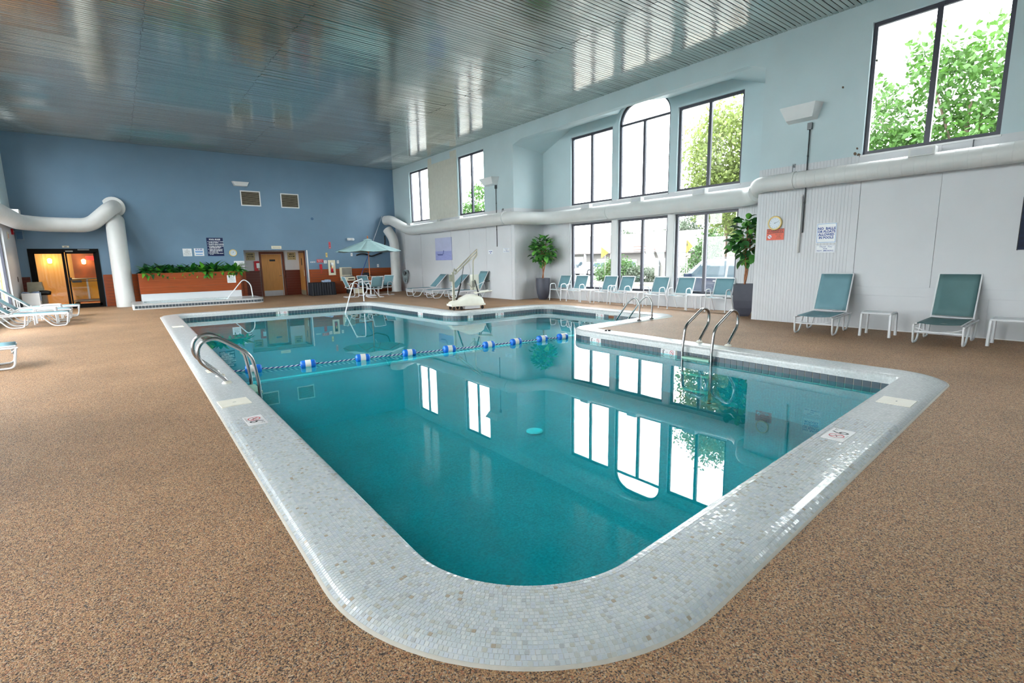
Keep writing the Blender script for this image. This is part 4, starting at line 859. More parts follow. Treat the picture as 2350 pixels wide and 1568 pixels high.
# ------------------------------------------------------------------ loungers, chairs, tables
def make_lounger(label, ang=62, sling='sling_teal'):
    """foot end at x=0, head towards +x, width along y, floor z=0"""
    t = thing('sun_lounger', label, 'lounger'); hw = .33; zr = .335; r = .016
    for s in (-1, 1):
        y = s*hw
        MB().tube([(0.0, y, zr), (1.52, y, zr)], r).build('side_rail', 'white_metal', t, True, .8)
        for a in (.0, .86):
            MB().tube(fillet([(a+.02, y, zr), (a+.07, y, .02), (a+.36, y, .018), (a+.60, y, zr)], [.07, .1], 5), .0165).build('leg_loop', 'white_metal', t, True, .8)
        MB().tube([(0.02, y*.9, zr+.03), (1.18, y*.9, zr+.03)], .013).build('seat_rail', 'white_metal', t, True, .8)
    MB().tube([(.05, -hw, .22), (.05, hw, .22)], .014).build('crossbar', 'white_metal', t, True, .8)
    for x in (.5, .98, 1.45): MB().tube([(x, -hw, zr-.01), (x, hw, zr-.01)], .013).build('crossbar', 'white_metal', t, True, .8)
    for s in (-1, 1): MB().tube([(.05, s*hw, .30), (.08, s*.18, .24), (.06, 0, .222)], .009, 6).build('brace', 'white_metal', t, True)
    yw = hw*.9-.008
    MB().grid(lambda u, v: (.015+u*1.15, -yw+v*2*yw, zr+.04-.045*math.sin(PI*v)*(.4+.6*math.sin(PI*u))), 8, 8, (0, 0, .004)).build('seat_sling', sling, t, True)
    a = math.radians(ang); L = .86; ca, sa = math.cos(a), math.sin(a); x0, z0 = 1.2, zr+.045
    B = lambda s_, y, off=0: (x0+ca*s_-sa*off, y, z0+sa*s_+ca*off)
    MB().grid(lambda u, v: B(.03+u*(L-.04), -yw+v*2*yw, .012-.03*math.sin(PI*v)*math.sin(PI*u)), 6, 8, (-.003*sa, 0, .003*ca)).build('back_sling', sling, t, True)
    for s in (-1, 1): MB().tube([B(0, s*hw*.91), B(L, s*hw*.91)], .014).build('back_rail', 'white_metal', t, True, .8)
    MB().tube([B(L, -hw*.91), B(L, hw*.91)], .014).build('top_bar', 'white_metal', t, True, .8); MB().tube([B(0, -hw*.95), B(0, hw*.95)], .013).build('pivot_bar', 'white_metal', t, True, .8)
    s_ = L*.42; p = B(s_, 0); MB().tube([(p[0], -hw*.8, p[2]), (1.46, -hw*.86, zr), (1.46, hw*.86, zr), (p[0], hw*.8, p[2])], .010, 6).build('back_support', 'white_metal', t, True)
    return t
def put(o, loc, rz, label=None, group=None):
    o.location = loc; o.rotation_euler = (0, 0, rz)
    if label: o['label'] = label
    if group: o['group'] = group
    return o
GL = 'sun loungers around the pool'
L0 = make_lounger('teal sling sun lounger under the floats sign', 64); put(L0, (10.66, 4.12, 0), math.radians(7), None, GL)
o = make_lounger('darker green sling sun lounger between two white side tables', 66, 'sling_green'); put(o, (10.80, 2.23, 0), math.radians(3), None, GL)
LF = make_lounger('teal sun lounger nearest the coiled hose at the far right wall', 43); put(LF, (10.40, 21.05, 0), math.radians(-2), None, GL)
put(copy_tree(LF), (10.46, 19.3, 0), math.radians(-3), 'teal sun lounger seen behind the pool lift mast', GL)
o = make_lounger('teal sun lounger seen behind the pool lift seat', 60); put(o, (10.66, 17.75, 0), math.radians(-2), None, GL)
LL = make_lounger('nearest of the three teal loungers set side by side by the left window', 42); put(LL, (-1.18, 18.8, 0), PI, None, GL)
put(copy_tree(LL), (-1.22, 20.4, 0), PI-.02, 'middle of the three teal loungers set side by side by the left window', GL)
put(copy_tree(LL), (-1.10, 22.05, 0), PI+.03, 'farthest of the three teal loungers by the left window, before the glass door', GL)
put(copy_tree(LL), (-1.42, 11.35, 0), PI+.12, 'teal lounger cut off at the left frame edge', GL)

def make_side_table(label):
    t = thing('side_table', label, 'side table'); a = .235; H = .46
    MB().box(-a+.02, -a+.02, H-.012, a-.02, a-.02, H).build('table_top', 'white_metal', t)
    for s in (-1, 1):
        for q in (-1, 1):
            MB().tube(fillet([(s*a, q*a, 0), (s*a*.97, q*a*.97, H-.015), (0, q*a*.97, H-.015)], .07, 4), .025, 6).build('leg', 'white_metal', t, True, .9)
        MB().tube([(s*a*.97, -a, H-.015), (s*a*.97, a, H-.015)], .016, 6).build('edge_rail', 'white_metal', t, True, .9)
    return t
GT = 'small white side tables'
T0 = make_side_table('white side table between the two right loungers'); put(T0, (11.48, 3.27, 0), .07, None, GT)
for loc, rz, lb in (((11.62, 1.45, 0), .03, 'white side table cut by the right frame edge'), ((13.45, 12.72, 0), .05, 'white side table between second and third bay chair from the round pot'), ((13.45, 10.62, 0), .0, 'white side table between fourth and fifth bay chair from the round pot'), ((13.45, 8.35, 0), .0, 'white side table beside the bay chair nearest the square pot'), ((-1.75, 19.6, 0), 0, 'white side table between the first two left loungers'), ((-1.75, 21.25, 0), 0, 'white side table between the rear two left loungers')):
    put(copy_tree(T0), loc, rz, lb, GT)

def make_chair(label, sled=False):
    """front at -x, back towards +x"""
    t = thing('sling_chair', label, 'chair'); hw = .295; r = .0165
    for s in (-1, 1):
        y = s*hw
        if not sled: pts = [(-.26, y, 0), (-.22, y, .63), (.05, y, .64), (.10, y, .40), (.30, y*.96, 0)]; rd = [.09, .1, .1]
        else: pts = [(.32, y*.2, .012), (.32, y, .012), (-.24, y, .012), (-.2, y, .63), (.12, y, .64), (.2, y, .42)]; rd = [.1, .1, .09, .1]
        MB().tube(fillet(pts, rd, 5), r).build('leg', 'white_metal', t, True, .8)
        MB().tube([(.12, y*.93, .38), (.36, y*.93, .94)], r).build('back_rail', 'white_metal', t, True, .8)
        MB().tube([(-.24, y*.93, .42), (.14, y*.93, .39)], r).build('seat_rail', 'white_metal', t, True, .8)
    for x, z in ((-.23, .40), (.12, .38)): MB().tube([(x, -hw, z), (x, hw, z)], .012).build('crossbar', 'white_metal', t, True, .8)
    MB().tube([(.36, -hw*.93, .94), (.36, hw*.93, .94)], r).build('top_bar', 'white_metal', t, True, .8)
    yw = hw*.93-.006
    MB().grid(lambda u, v: (-.24+u*.37, -yw+v*2*yw, .428-.03*u-.03*math.sin(PI*v)), 5, 6, (0, 0, .004)).build('seat_sling', 'sling_teal', t, True)
    MB().grid(lambda u, v: (.16+u*.2+.02*math.sin(PI*v), -yw+v*2*yw, .47+u*.47), 5, 6, (-.004, 0, .001)).build('back_sling', 'sling_teal', t, True)
    return t
GC = 'sling chairs in the window bay'
ys = [(14.35, 'bay chair nearest the round pot'), (13.42, 'second bay chair from the round pot'), (12.02, 'third bay chair from the round pot'), (11.27, 'fourth bay chair from the round pot'), (9.90, 'fifth bay chair from the round pot'), (8.98, 'sixth bay chair from the round pot'), (7.72, 'bay chair nearest the square pot')]
C0 = None
for i, (y, lb) in enumerate(ys):
    if C0 is None: C0 = make_chair('x'); c_ = C0
    else: c_ = copy_tree(C0)
    put(c_, (13.50, y, 0), rng.normal(.03, .05), 'teal sling armchair, '+lb, GC)
# umbrella table with chairs
GU = 'sled-base sling chairs at the umbrella table'; UX, UY = 9.33, 22.85
t = thing('umbrella_table', 'round white patio table holding the umbrella', 'table', (UX, UY, 0)); MB().lathe([(0, .70), (.62, .70), (.64, .715), (.62, .735), (0, .735)], 32).build('table_top', 'white_metal', t, True, .5)
for k in range(4): a = k*PI/2+.4; MB().tube(fillet([(.42*math.cos(a), .42*math.sin(a), .7), (.14*math.cos(a), .14*math.sin(a), .4), (.5*math.cos(a), .5*math.sin(a), .01)], .15, 4), .014).build('leg', 'white_metal', t, True)
MB().lathe([(.15, .33), (.16, .34), (.15, .35), (.14, .34)], 20).build('leg_ring', 'white_metal', t, True)
t = thing('patio_umbrella', 'open pale green umbrella with wooden pole', 'umbrella', (UX, UY, 0)); MB().tube([(0, 0, .0), (0, 0, 2.72)], .02, 10).build('pole', 'wood_pole', t, True, .8)
MB().lathe([(0, 2.66), (.03, 2.66), (.028, 2.76), (.015, 2.8), (0, 2.8)], 10).build('finial', 'wood_pole', t, True, .8)
def canopy():
    n = 8; R = 1.52; zt, zb = 2.64, 2.10; mb = MB(); rt = [(R*math.cos(2*PI*k/n+.18), R*math.sin(2*PI*k/n+.18), zb) for k in range(n)]
    for k in range(n):
        a = Vector(rt[k]); b = Vector(rt[(k+1) % n]); top = Vector((0, 0, zt))
        def fn(u, v): p = a.lerp(b, u); q = top.lerp(p, v); q.z -= .05*math.sin(PI*u)*v; return tuple(q)
        MB().grid(fn, 4, 5, (0, 0, -.004)).build('canopy_panel', 'umbrella_cloth', t, True)
        MB().tube([(0, 0, zt-.05), (rt[k][0]*.98, rt[k][1]*.98, zb-.005)], .009, 6).build('rib', 'wood_pole', t); MB().tube([(0, 0, 2.05), (rt[k][0]*.5, rt[k][1]*.5, (zt+zb)/2-.03)], .008, 6).build('strut', 'wood_pole', t)
    MB().lathe([(0, zt+.035), (.2, zt-.025), (.22, zt-.05)], 8).build('vent_cap', 'umbrella_cloth', t, True); MB().lathe([(.02, 2.02), (.045, 2.03), (.045, 2.08), (.02, 2.09)], 12).build('hub', 'wood_pole', t, True)
canopy()
t = thing('table_umbrella_base', 'heavy grey base of the umbrella under the table', 'umbrella base', (UX, UY, 0)); MB().lathe([(0, .0), (.25, .0), (.26, .03), (.2, .07), (.04, .09), (.035, .3), (.022, .3)], 20).build('weight', 'white_metal', t, True, .6); MB().tube([(.035, 0, .24), (.08, 0, .24)], .012).build('lock_knob', 'white_metal', t)
CS = make_chair('white framed chair at the umbrella table with its back to the pool', True); put(CS, (UX-.12, UY-.78, 0), -PI/2+.05, None, GU)
put(copy_tree(CS), (UX-.85, UY+.18, 0), PI-.05, 'white framed chair left of the umbrella table seen side-on', GU)
put(copy_tree(CS), (UX+.9, UY+.35, 0), .5, 'white framed chair right of the umbrella table', GU)
put(copy_tree(CS), (UX+.1, UY+.8, 0), PI/2+.1, 'white framed chair behind the umbrella table', GU)

# ------------------------------------------------------------------ towel bin, grey table, bits along blue wall
t = thing('towel_table', 'low table under a pleated black cloth', 'table', (7.98, 25.72, 0)); w_, d_, H = .56, .34, .64; n = 120; pts = []
for k in range(n):
    u = k/n*4; sd = int(u); f = u-sd; wv = .018*math.sin(k*1.9)
    pts.append([(-w_+2*w_*f, -d_-wv), (w_+wv, -d_+2*d_*f), (w_-2*w_*f, d_+wv), (-w_-wv, d_-2*d_*f)][sd])
MB().add([(x*1.02, y*1.02, .012) for x, y in pts]+[(x*.97, y*.97, H) for x, y in pts], [(k, (k+1) % n, n+(k+1) % n, n+k) for k in range(n)]).build('cloth_skirt', 'black_cloth', t, True); MB().box(-w_*.97, -d_*.97, H-.02, w_*.97, d_*.97, H+.004).build('cloth_top', 'black_cloth', t)
for x in (-.45, .45):
    for y in (-.25, .25): MB().tube([(x, y, 0), (x, y, H-.02)], .02, 6).build('leg', 'grey_metal', t)
for i, (dx, h_, nm) in enumerate(((.12, .09, 'left'), (.3, .13, 'right'))):
    t = thing('folded_towel', 'pale blue folded towel, %s one on the black cloth' % nm, 'towel', (7.98+dx, 25.72, H+.004), .1*i); MB().grid(lambda u, v: (-.1+u*.2, -.16+v*.32, h_-.02*(2*u-1)**2), 5, 4, (0, 0, -h_+.02)).build('towel_fold', 'towel', t, True); MB().box(-.1, -.16, 0, .1, .16, .02).build('towel_under_fold', 'towel', t)
t = thing('work_table', 'narrow grey work table against the end wall by the duct', 'table', (10.95, 25.85, 0)); box('table_top', 'grey_metal', t, -.75, -.3, .82, .75, .3, .86)
for x in (-.7, .7):
    for y in (-.26, .26): MB().tube([(x, y, 0), (x, y, .82)], .018, 6).build('leg', 'rubber', t)
box('shelf', 'grey_metal', t, -.7, -.26, .2, .7, .26, .22)
for (x, s, m, lb) in ((10.55, (.28, .2, .24), 'ink_black', 'black case on the work table shelf'), (11.2, (.34, .22, .2), 'rubber', 'wide dark case on the work table shelf nearest the duct')):
    t = thing('tool_case', lb, 'case', (x, 25.85, .22)); box('case', m, t, -s[0], -s[1], 0, s[0], s[1], s[2]); MB().tube(fillet([(-.08, 0, s[2]), (-.08, 0, s[2]+.06), (.08, 0, s[2]+.06), (.08, 0, s[2])], .03), .012).build('handle', 'ink_grey', t)
t = thing('equipment_bag', 'black bag heaped on the left end of the work table', 'bag', (10.35, 25.8, .86)); MB().lathe([(0, 0), (.2, 0), (.24, .08), (.16, .17), (0, .2)], 12).build('bag_body', 'black_cloth', t, True); MB().tube(fillet([(-.1, 0, .14), (-.06, 0, .3), (.06, 0, .3), (.1, 0, .14)], .05), .012).build('bag_handle', 'ink_black', t)
t = thing('pump_box', 'small pale box on the floor behind the umbrella table', 'box', (9.9, 25.9, 0)); box('case', 'beige_plastic', t, -.22, -.15, 0, .22, .15, .24); box('lid', 'grey_metal', t, -.23, -.16, .24, .23, .16, .27)
t = thing('shop_vacuum', 'small black vacuum on the floor under the fountain', 'vacuum', (9.4, 25.95, 0)); MB().lathe([(0, .03), (.1, .03), (.12, .1), (.1, .25), (.05, .3), (0, .31)], 14).build('tank', 'ink_black', t, True, .7); MB().tube([(.08, 0, .2), (.16, -.05, .3), (.15, -.05, .36)], .02).build('hose_stub', 'ink_grey', t)
for a in (0, 2.1, 4.2): MB().lathe([(0, 0), (.025, 0), (.025, .04), (0, .04)], 8, (.09*math.cos(a), .09*math.sin(a), 0)).build('caster', 'rubber', t)
t = thing('pool_pole', 'long blue and white cleaning pole leaning in the far right corner', 'pole', (9.72, 25.95, 0)); tp = Vector((1.84, .2, 4.02)); MB().tube([(0, 0, .01), tp*.55], .018, 8).build('lower_pole', 'pole_blue', t, True); MB().tube([tp*.55, tp], .013, 8).build('upper_pole', 'white_metal', t, True)
t = thing('vacuum_hose', 'black hose hanging on the blue wall behind the umbrella', 'hose', (10.6, YB-.05, 2.0)); MB().tube(fillet([(-.55, 0, -.04), (-.3, 0, .06), (.0, 0, .02), (.25, 0, -.12), (.6, 0, .0), (.95, 0, .12), (1.05, -.1, .6), (1.05, -.1, 1.0)], .15), .035, 8).build('hose', 'rubber', t, True); box('hook', 'conduit', t, .55, .0, -.03, .59, .05, .03)
# coiled hose on right wall
t = thing('hose_coil', 'pale grey hose coiled on a reel on the far right wall', 'hose', (XR-.02, 25.0, 1.0), rot=ROT_R); MB().lathe([(0, 0), (.14, 0), (.14, .02), (.06, .03), (.06, .2), (.14, .21), (.14, .23), (0, .23)], 18).build('reel', 'conduit', t, True, .6)
for i in range(9):
    a = .12+i*.012; b = .42+(i % 4)*.07; z = .05+.018*i; MB().tube([(a*math.sin(2*PI*k/24)*1.25, .1-b*.5+b*.5*math.cos(2*PI*k/24)*1.15, z) for k in range(24)], .016, 6, True).build('hose_loop', 'hose_grey', t, True)
# bins in the left corner
t = thing('trash_bin', 'grey hooded trash bin in the left back corner', 'bin', (-2.42, 25.55, 0)); box('body', 'grey_metal', t, -.25, -.22, 0, .25, .22, .74); MB().prism([(-.24, .74), (.24, .74), (.2, .78), (.16, 1.08), (-.22, 1.08)], -.2, .2, 'y').build('hood', 'louvre', t)
MB().lathe([(.02, .66), (.18, .6), (.2, .72), (.14, .77), (.05, .76)], 10, (.2, -.14, 0)).build('liner_bag', 'ink_black', t, True)
t = thing('towel_hamper', 'white towel hamper in front of the trash bin', 'hamper', (-2.52, 24.95, 0)); box('body', 'white_paint', t, -.25, -.2, 0, .22, .2, .7); MB().grid(lambda u, v: (-.24+u*.46, -.19+v*.38, .72+.04*math.sin(7*u+3*v)), 8, 6, (0, 0, -.03)).build('towel_heap', 'towel', t, True); MB().grid(lambda u, v: (.225+.012*math.sin(9*v), -.12+v*.2, .72-u*.3), 4, 5, (.01, 0, 0)).build('hanging_towel', 'towel', t, True)

# ------------------------------------------------------------------ spa with planter
sp = thing('spa_tub', 'raised spa with pale mosaic deck and dark tile band', 'spa', (0, 0, 0)); SX0, SX1, SY0, SY1, SZ = .3, 4.78, 23.0, 25.1, .2
def rrect(x0, y0, x1, y1, rr):
    out = []
    for cx, cy, r_, a0 in ((x1-rr[0], y0+rr[0], rr[0], -90), (x1-rr[1], y1-rr[1], rr[1], 0), (x0+rr[2], y1-rr[2], rr[2], 90), (x0+rr[3], y0+rr[3], rr[3], 180)):
        for k in range(7): a = math.radians(a0+15*k); out.append((cx+r_*math.cos(a), cy+r_*math.sin(a)))
    return out
o_ = rrect(SX0, SY0, SX1, SY1, (.45, .1, .02, .06)); i_ = rrect(.68, 23.38, 3.6, 24.85, (.2, .2, .2, .2)); n = len(o_)
me = MB().add([(x, y, 0) for x, y in o_]+[(x, y, SZ) for x, y in o_]+[(x, y, SZ) for x, y in i_]+[(x, y, .02) for x, y in i_], [(k, (k+1) % n, n+(k+1) % n, n+k) for k in range(n)]+[(n+k, n+(k+1) % n, 2*n+(k+1) % n, 2*n+k) for k in range(n)]+[(2*n+k, 2*n+(k+1) % n, 3*n+(k+1) % n, 3*n+k) for k in range(n)]+[tuple(range(3*n, 4*n))])
ob = me.build('spa_shell', 'mosaic_far', sp); m_ = ob.data; u = m_.uv_layers.new(name='UVMap')
for l_ in m_.loops: c = m_.vertices[l_.vertex_index].co; u.data[l_.index].uv = (c.x+c.y*.2, c.y+c.z)
MB().add([(x, y, .12) for x, y in i_], [tuple(range(n))]).build('spa_water', 'pool_water', sp)
tl = MB().add([(-.045, 0, .05), (.045, 0, .05), (.045, 0, .14), (-.045, 0, .14), (-.042, -.006, .053), (.042, -.006, .053), (.042, -.006, .137), (-.042, -.006, .137)], [(4, 5, 6, 7), (0, 1, 5, 4), (1, 2, 6, 5), (2, 3, 7, 6), (3, 0, 4, 7)]).mesh('band_tile', 'band_tile')
tot = 0; pl = [Vector(p) for p in o_]; pl = pl[-3:]+pl[:9]
for a, b in zip(pl, pl[1:]):
    L = (b-a).length; m = int(L/.104)
    dd = (b-a).normalized() if L > 1e-6 else None
    if L < .06: tot += L
    for k in range(m):
        p = a+dd*((k+.5)*L/m); link('band_tile', tl, sp, (p.x, p.y, 0), (0, 0, math.atan2(dd.y, dd.x)))
for k in range(4):
    a = math.radians(-80+22*k); p = (SX1-.45+.45*math.cos(a), SY0+.45+.45*math.sin(a)); link('band_tile', tl, sp, (p[0], p[1], 0), (0, 0, a+PI/2))
P = thing('planter_box', 'long red-brown wooden planter on a white base behind the spa', 'planter', (0, 0, 0)); box('base', 'white_wall', P, .66, 25.1, 0, 4.27, 26.2, .475)
for i in range(3):
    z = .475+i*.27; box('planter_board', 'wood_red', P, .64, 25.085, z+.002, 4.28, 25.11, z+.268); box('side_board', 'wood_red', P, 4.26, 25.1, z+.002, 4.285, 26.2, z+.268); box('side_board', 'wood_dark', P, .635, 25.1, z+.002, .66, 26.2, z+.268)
box('soil', 'soil', P, .66, 25.11, .475, 4.26, 26.2, 1.2); box('top_rim', 'wood_red', P, .63, 25.07, 1.285, 4.29, 25.13, 1.3)
def leaf_mesh(name, L, W, m, droop=.3, fold=.25, nu=5):
    vs = []; fs = []
    for i in range(nu+1):
        u = i/nu; w_ = W*.5*(math.sin(PI*min(1, u*.92+.08))**.75) if i < nu else .002; x = L*u; z = -droop*L*u*u
        vs += [(x, -w_, z+fold*w_), (x, 0, z), (x, w_, z+fold*w_)]
    for i in range(nu):
        for j in range(2): fs.append((i*3+j, i*3+j+1, (i+1)*3+j+1, (i+1)*3+j))
    return MB().add(vs, fs).mesh(name, m, True)
LM = [leaf_mesh('leaf', .38, .125, m, .6) for m in ('lily_leaf', 'lily_leaf_bright', 'lily_leaf_dark')]
for i in range(9):
    x = .98+i*.395; y = 25.32+rng.uniform(-.06, .2)
    pos = ['at the left end of the planter', 'second from the left in the planter', 'third from the left in the planter', 'fourth from the left in the planter', 'in the middle of the planter', 'fourth from the right in the planter', 'third from the right in the planter', 'second from the right in the planter', 'at the right end of the planter'][i]
    t = thing('leafy_plant', 'leafy green plant '+pos, 'plant', (x, y, 1.22), 0, 'plants in the wooden planter')
    psc = rng.uniform(.8, 1.25)
    for k in range(44):
        a = rng.uniform(0, 2*PI); e = rng.uniform(.25, 1.45); s = rng.uniform(.7, 1.25)*psc
        o = link('leaf', LM[rng.choice(3, p=[.45, .3, .25])], t, (.08*math.cos(a), .08*math.sin(a), rng.uniform(.02, .16)), (rng.uniform(-.5, .5), -e, a)); o.scale = (s, s, s)
    for k in range(5):
        o = link('leaf', LM[k % 3], t, (rng.uniform(-.15, .15), -.12, .12), (rng.uniform(-.4, .4), rng.uniform(-.2, .4), -PI/2+rng.uniform(-.7, .7)))
    MB().tube([(0, 0, 0), (0, 0, .14)], .02, 6).build('stem', 'lily_leaf_dark', t)

# ------------------------------------------------------------------ potted fig trees
FL = [leaf_mesh('fig_leaf', .21, .145, m, .35, .3, 6) for m in ('fig_leaf', 'fig_leaf_bright', 'fig_leaf_dark')]
def fig(loc, label, square, top, crown, rz=0, nleaf=105, seed=1):
    rg = np.random.default_rng(seed); t = thing('potted_fig', label, 'potted plant', loc, rz)
    if not square: MB().lathe([(0, 0), (.15, 0), (.19, .05), (.25, .25), (.275, .5), (.28, .84), (.255, .84), (.25, .78), (0, .78)], 32).build('pot', 'grey_pot', t, True, .7)
    else:
        pr = [(.13, 0), (.17, .06), (.225, .22), (.255, .42), (.262, .6), (.262, .84), (.235, .84), (.235, .78)]; vs = []; fs = []
        for h_, z in pr: vs += [(-h_, -h_, z), (h_, -h_, z), (h_, h_, z), (-h_, h_, z)]
        for i in range(len(pr)-1):
            for k in range(4): fs.append((i*4+k, i*4+(k+1) % 4, (i+1)*4+(k+1) % 4, (i+1)*4+k))
        fs += [(3, 2, 1, 0), tuple(range(len(pr)*4-4, len(pr)*4))]; MB().add(vs, fs).build('pot', 'grey_pot', t)
    MB().lathe([(0, .80), (.1, .81), (.22, .785)], 14).build('soil', 'soil', t, True)
    zc = top-crown[2]; st = [[(.03, 0, .78), (.06, .02, 1.0), (.0, .0, 1.2), (-.08, .02, 1.55), (-.1, 0, top-.12)], [(-.03, .02, .78), (-.02, -.03, 1.05), (.08, -.04, 1.3), (.14, -.06, 1.7), (.12, -.05, top-.2)]]
    for q in st: MB().tube(fillet(q, .12), [.024-.010*k/24 for k in range(len(fillet(q, .12)))], 8).build('trunk', 'bark', t, True)
    for k in range(nleaf):
        while True:
            p = rg.uniform(-1, 1, 3)
            if .25 < np.linalg.norm(p) < 1: break
        q = Vector((p[0]*crown[0], p[1]*crown[1], zc+p[2]*crown[2])); a = math.atan2(p[1], p[0])+rg.normal(0, .5); e = rg.uniform(-.5, .7)+p[2]*.7; s = rg.uniform(.8, 1.25)
        tipw = Vector(loc)+Matrix.Rotation(rz, 3, 'Z') @ (q+Vector((math.cos(a), math.sin(a), 0))*.2)
        if tipw.x > BX-.05 or tipw.y > BY1-.05 or tipw.y < BY0+.05: continue
        o = link('fig_leaf', FL[rg.choice(3, p=[.42, .23, .35])], t, q*1., (rg.uniform(-.6, .6), -e, a)); o.location = q-Vector((math.cos(a), math.sin(a), 0))*.1; o.scale = (s, s, s)
        if k % 6 == 0:
            b = Vector((0, 0, zc-crown[2]*.5+.3*p[2])); MB().tube([b, b.lerp(o.location, .5)+Vector((0, 0, .03)), o.location], [.009, .006, .004], 5).build('twig', 'bark', t, True)
    return t
fig((13.30, 15.10, 0), 'fiddle leaf fig in a round charcoal pot in the far bay corner', False, 2.40, (.56, .56, .50), .3, 240, 3)
fig((12.98, 6.72, 0), 'fiddle leaf fig in a square charcoal pot in the near bay corner', True, 2.58, (.52, .52, .60), .42, 230, 5)
# ------------------------------------------------------------------ ladders and rails
def ladder_rail(t, y, reach=.38, name='rail', deep=-1.0):
    """local: x towards the pool, deck foot at x=0"""
    pts = [(0, y, .0), (-.02, y, .06), (-.30, y, .34), (-.27, y, .56), (-.08, y, .62), (reach-.06, y, .34), (reach, y, -.05), (reach, y, deep)]
    MB().tube(fillet(pts, [.05, .12, .16, .12, .12, .1], 6), (.0235), 12).build(name, 'steel', t, True, .9)
    MB().lathe([(.022, .03), (.04, .025), (.06, .006), (.062, 0), (0, 0)], 18, (0, y, 0)).build('escutcheon', 'lid_cream', t, True, .6)
def ladder(loc, rz, half, label, reach=.38):
    t = thing('pool_ladder', label, 'ladder', loc, rz)
    for s in (-1, 1): ladder_rail(t, s*half, reach)
    for i, z in enumerate((-.22, -.5, -.78)): box('step', 'glass_step', t, reach-.06, -half+.02, z, reach+.04, half-.02, z+.035)
    for s in (-1, 1): MB().lathe([(0, -.03), (.03, -.03), (.03, .03), (0, .03)], 10).build('wall_bumper', 'rubber', t).location = (reach, s*half, -.95)
    return t
ladder((.98, 7.70, .036), 0, .275, 'steel pool ladder on the left pool edge'); ladder((8.20, 4.76, .036), PI, .275, 'steel pool ladder rails in front of the right loungers', .52)
t = thing('pool_handrail', 'pair of steel handrails on the far side of the deck peninsula', 'handrail', (10.34, 7.86, .036), PI/2)
for s in (-.25, .25):
    MB().tube(fillet([(0, s, 0), (0, s, .42), (.14, s, .58), (.32, s, .47), (.74, s, -.05), (.82, s, -.25), (.82, s, -.7)], [.14, .16, .14, .1, .05], 6), .021, 12).build('rail', 'steel', t, True, .9); MB().lathe([(.022, .03), (.05, .02), (.058, 0), (0, 0)], 16, (0, s, 0)).build('escutcheon', 'steel', t, True, .6)
t = thing('entry_rail', 'single white handrail at the far pool steps before the umbrella table', 'handrail', (7.55, 19.25, .036)); MB().tube(fillet([(0, 0, 0), (0, 0, .80), (-.06, -.1, .92), (-.62, -.66, .82), (-1.35, -1.62, -.22), (-1.35, -1.62, -.6)], [.1, .06, .12, .1], 5), .021, 10).build('rail', 'white_metal', t, True, .9); MB().lathe([(.022, .03), (.05, .02), (.058, 0), (0, 0)], 14).build('escutcheon', 'steel', t, True)
t = thing('spa_rail', 'steel handrail bent over the spa edge', 'handrail', (4.45, 23.75, .2)); MB().tube(fillet([(0, 0, 0), (-.04, 0, .56), (-.30, -.02, .80), (-1.02, -.08, -.05), (-1.02, -.08, -.15)], [.14, .2, .05], 6), .021, 10).build('rail', 'white_metal', t, True, .9); MB().lathe([(.022, .02), (.05, .015), (.055, 0), (0, 0)], 14).build('escutcheon', 'steel', t, True)
# ------------------------------------------------------------------ lane rope and floats
FX = [(1.61, 9.13), (2.43, 8.92), (3.36, 8.80), (4.22, 8.66), (5.01, 8.50), (5.87, 8.37), (6.51, 8.28), (7.18, 8.20), (7.70, 8.10)]
FZ = ZW+.035
def rope():
    t = thing('lane_rope', 'blue and white twisted rope across the pool', 'rope', (0, 0, 0)); pts = [(1.27, 9.22)]+FX+[(7.85, 8.06)]; P = []
    for a, b in zip(pts, pts[1:]):
        n = max(2, int(math.hypot(b[0]-a[0], b[1]-a[1])/.012))
        for k in range(n): s = k/n; P.append(Vector((a[0]+(b[0]-a[0])*s, a[1]+(b[1]-a[1])*s, FZ-.012*math.sin(PI*s))))
    P.append(Vector((*pts[-1], FZ)))
    for ph, m in ((0, 'rope_blue'), (PI, 'rope_white')):
        Q = []
        for i, p in enumerate(P):
            d_ = (P[min(i+1, len(P)-1)]-P[max(i-1, 0)]).normalized(); u = d_.cross(Vector((0, 0, 1))).normalized(); v = u.cross(d_); a = i*.95+ph; Q.append(p+(u*math.cos(a)+v*math.sin(a))*.0065)
        MB().tube(Q, .0095, 6).build('rope_strand', m, t, True)
rope()
F0 = None
nm = ['first rope float, by the left ladder', 'second rope float from the left ladder', 'third rope float from the left ladder', 'fourth rope float from the left ladder', 'fifth rope float from the left ladder', 'sixth rope float from the left ladder', 'seventh rope float from the left ladder', 'eighth rope float from the left ladder', 'last rope float, at the deck peninsula']
for i, (x, y) in enumerate(FX):
    if F0 is None:
        F0 = thing('rope_float', '', 'float', (0, 0, 0), 0, 'blue and white floats on the lane rope'); L = .125; R = .072
        for s in (-1, 1): MB().lathe([(.012, s*L), (R*.6, s*L), (R*.9, s*(L-.012)), (R, s*(L-.03)), (R, s*.045)][::s], 20).build('blue_end', 'float_blue', F0, True, .7).rotation_euler = (0, PI/2, 0)
        MB().lathe([(R*1.005, -.046), (R*1.005, .046)], 20).build('white_band', 'float_white', F0, True, .7).rotation_euler = (0, PI/2, 0)
        o = F0
    else: o = copy_tree(F0)
    j = min(i+1, len(FX)-1); k = max(i-1, 0); o.location = (x, y, FZ); o.rotation_euler = (0, rng.normal(0, .03), math.atan2(FX[j][1]-FX[k][1], FX[j][0]-FX[k][0])+rng.normal(0, .05)); o['label'] = 'blue and white '+nm[i]
t = thing('sunglasses', 'dark sunglasses left on the deck peninsula edge', 'sunglasses', (8.12, 7.15, .036), .8)
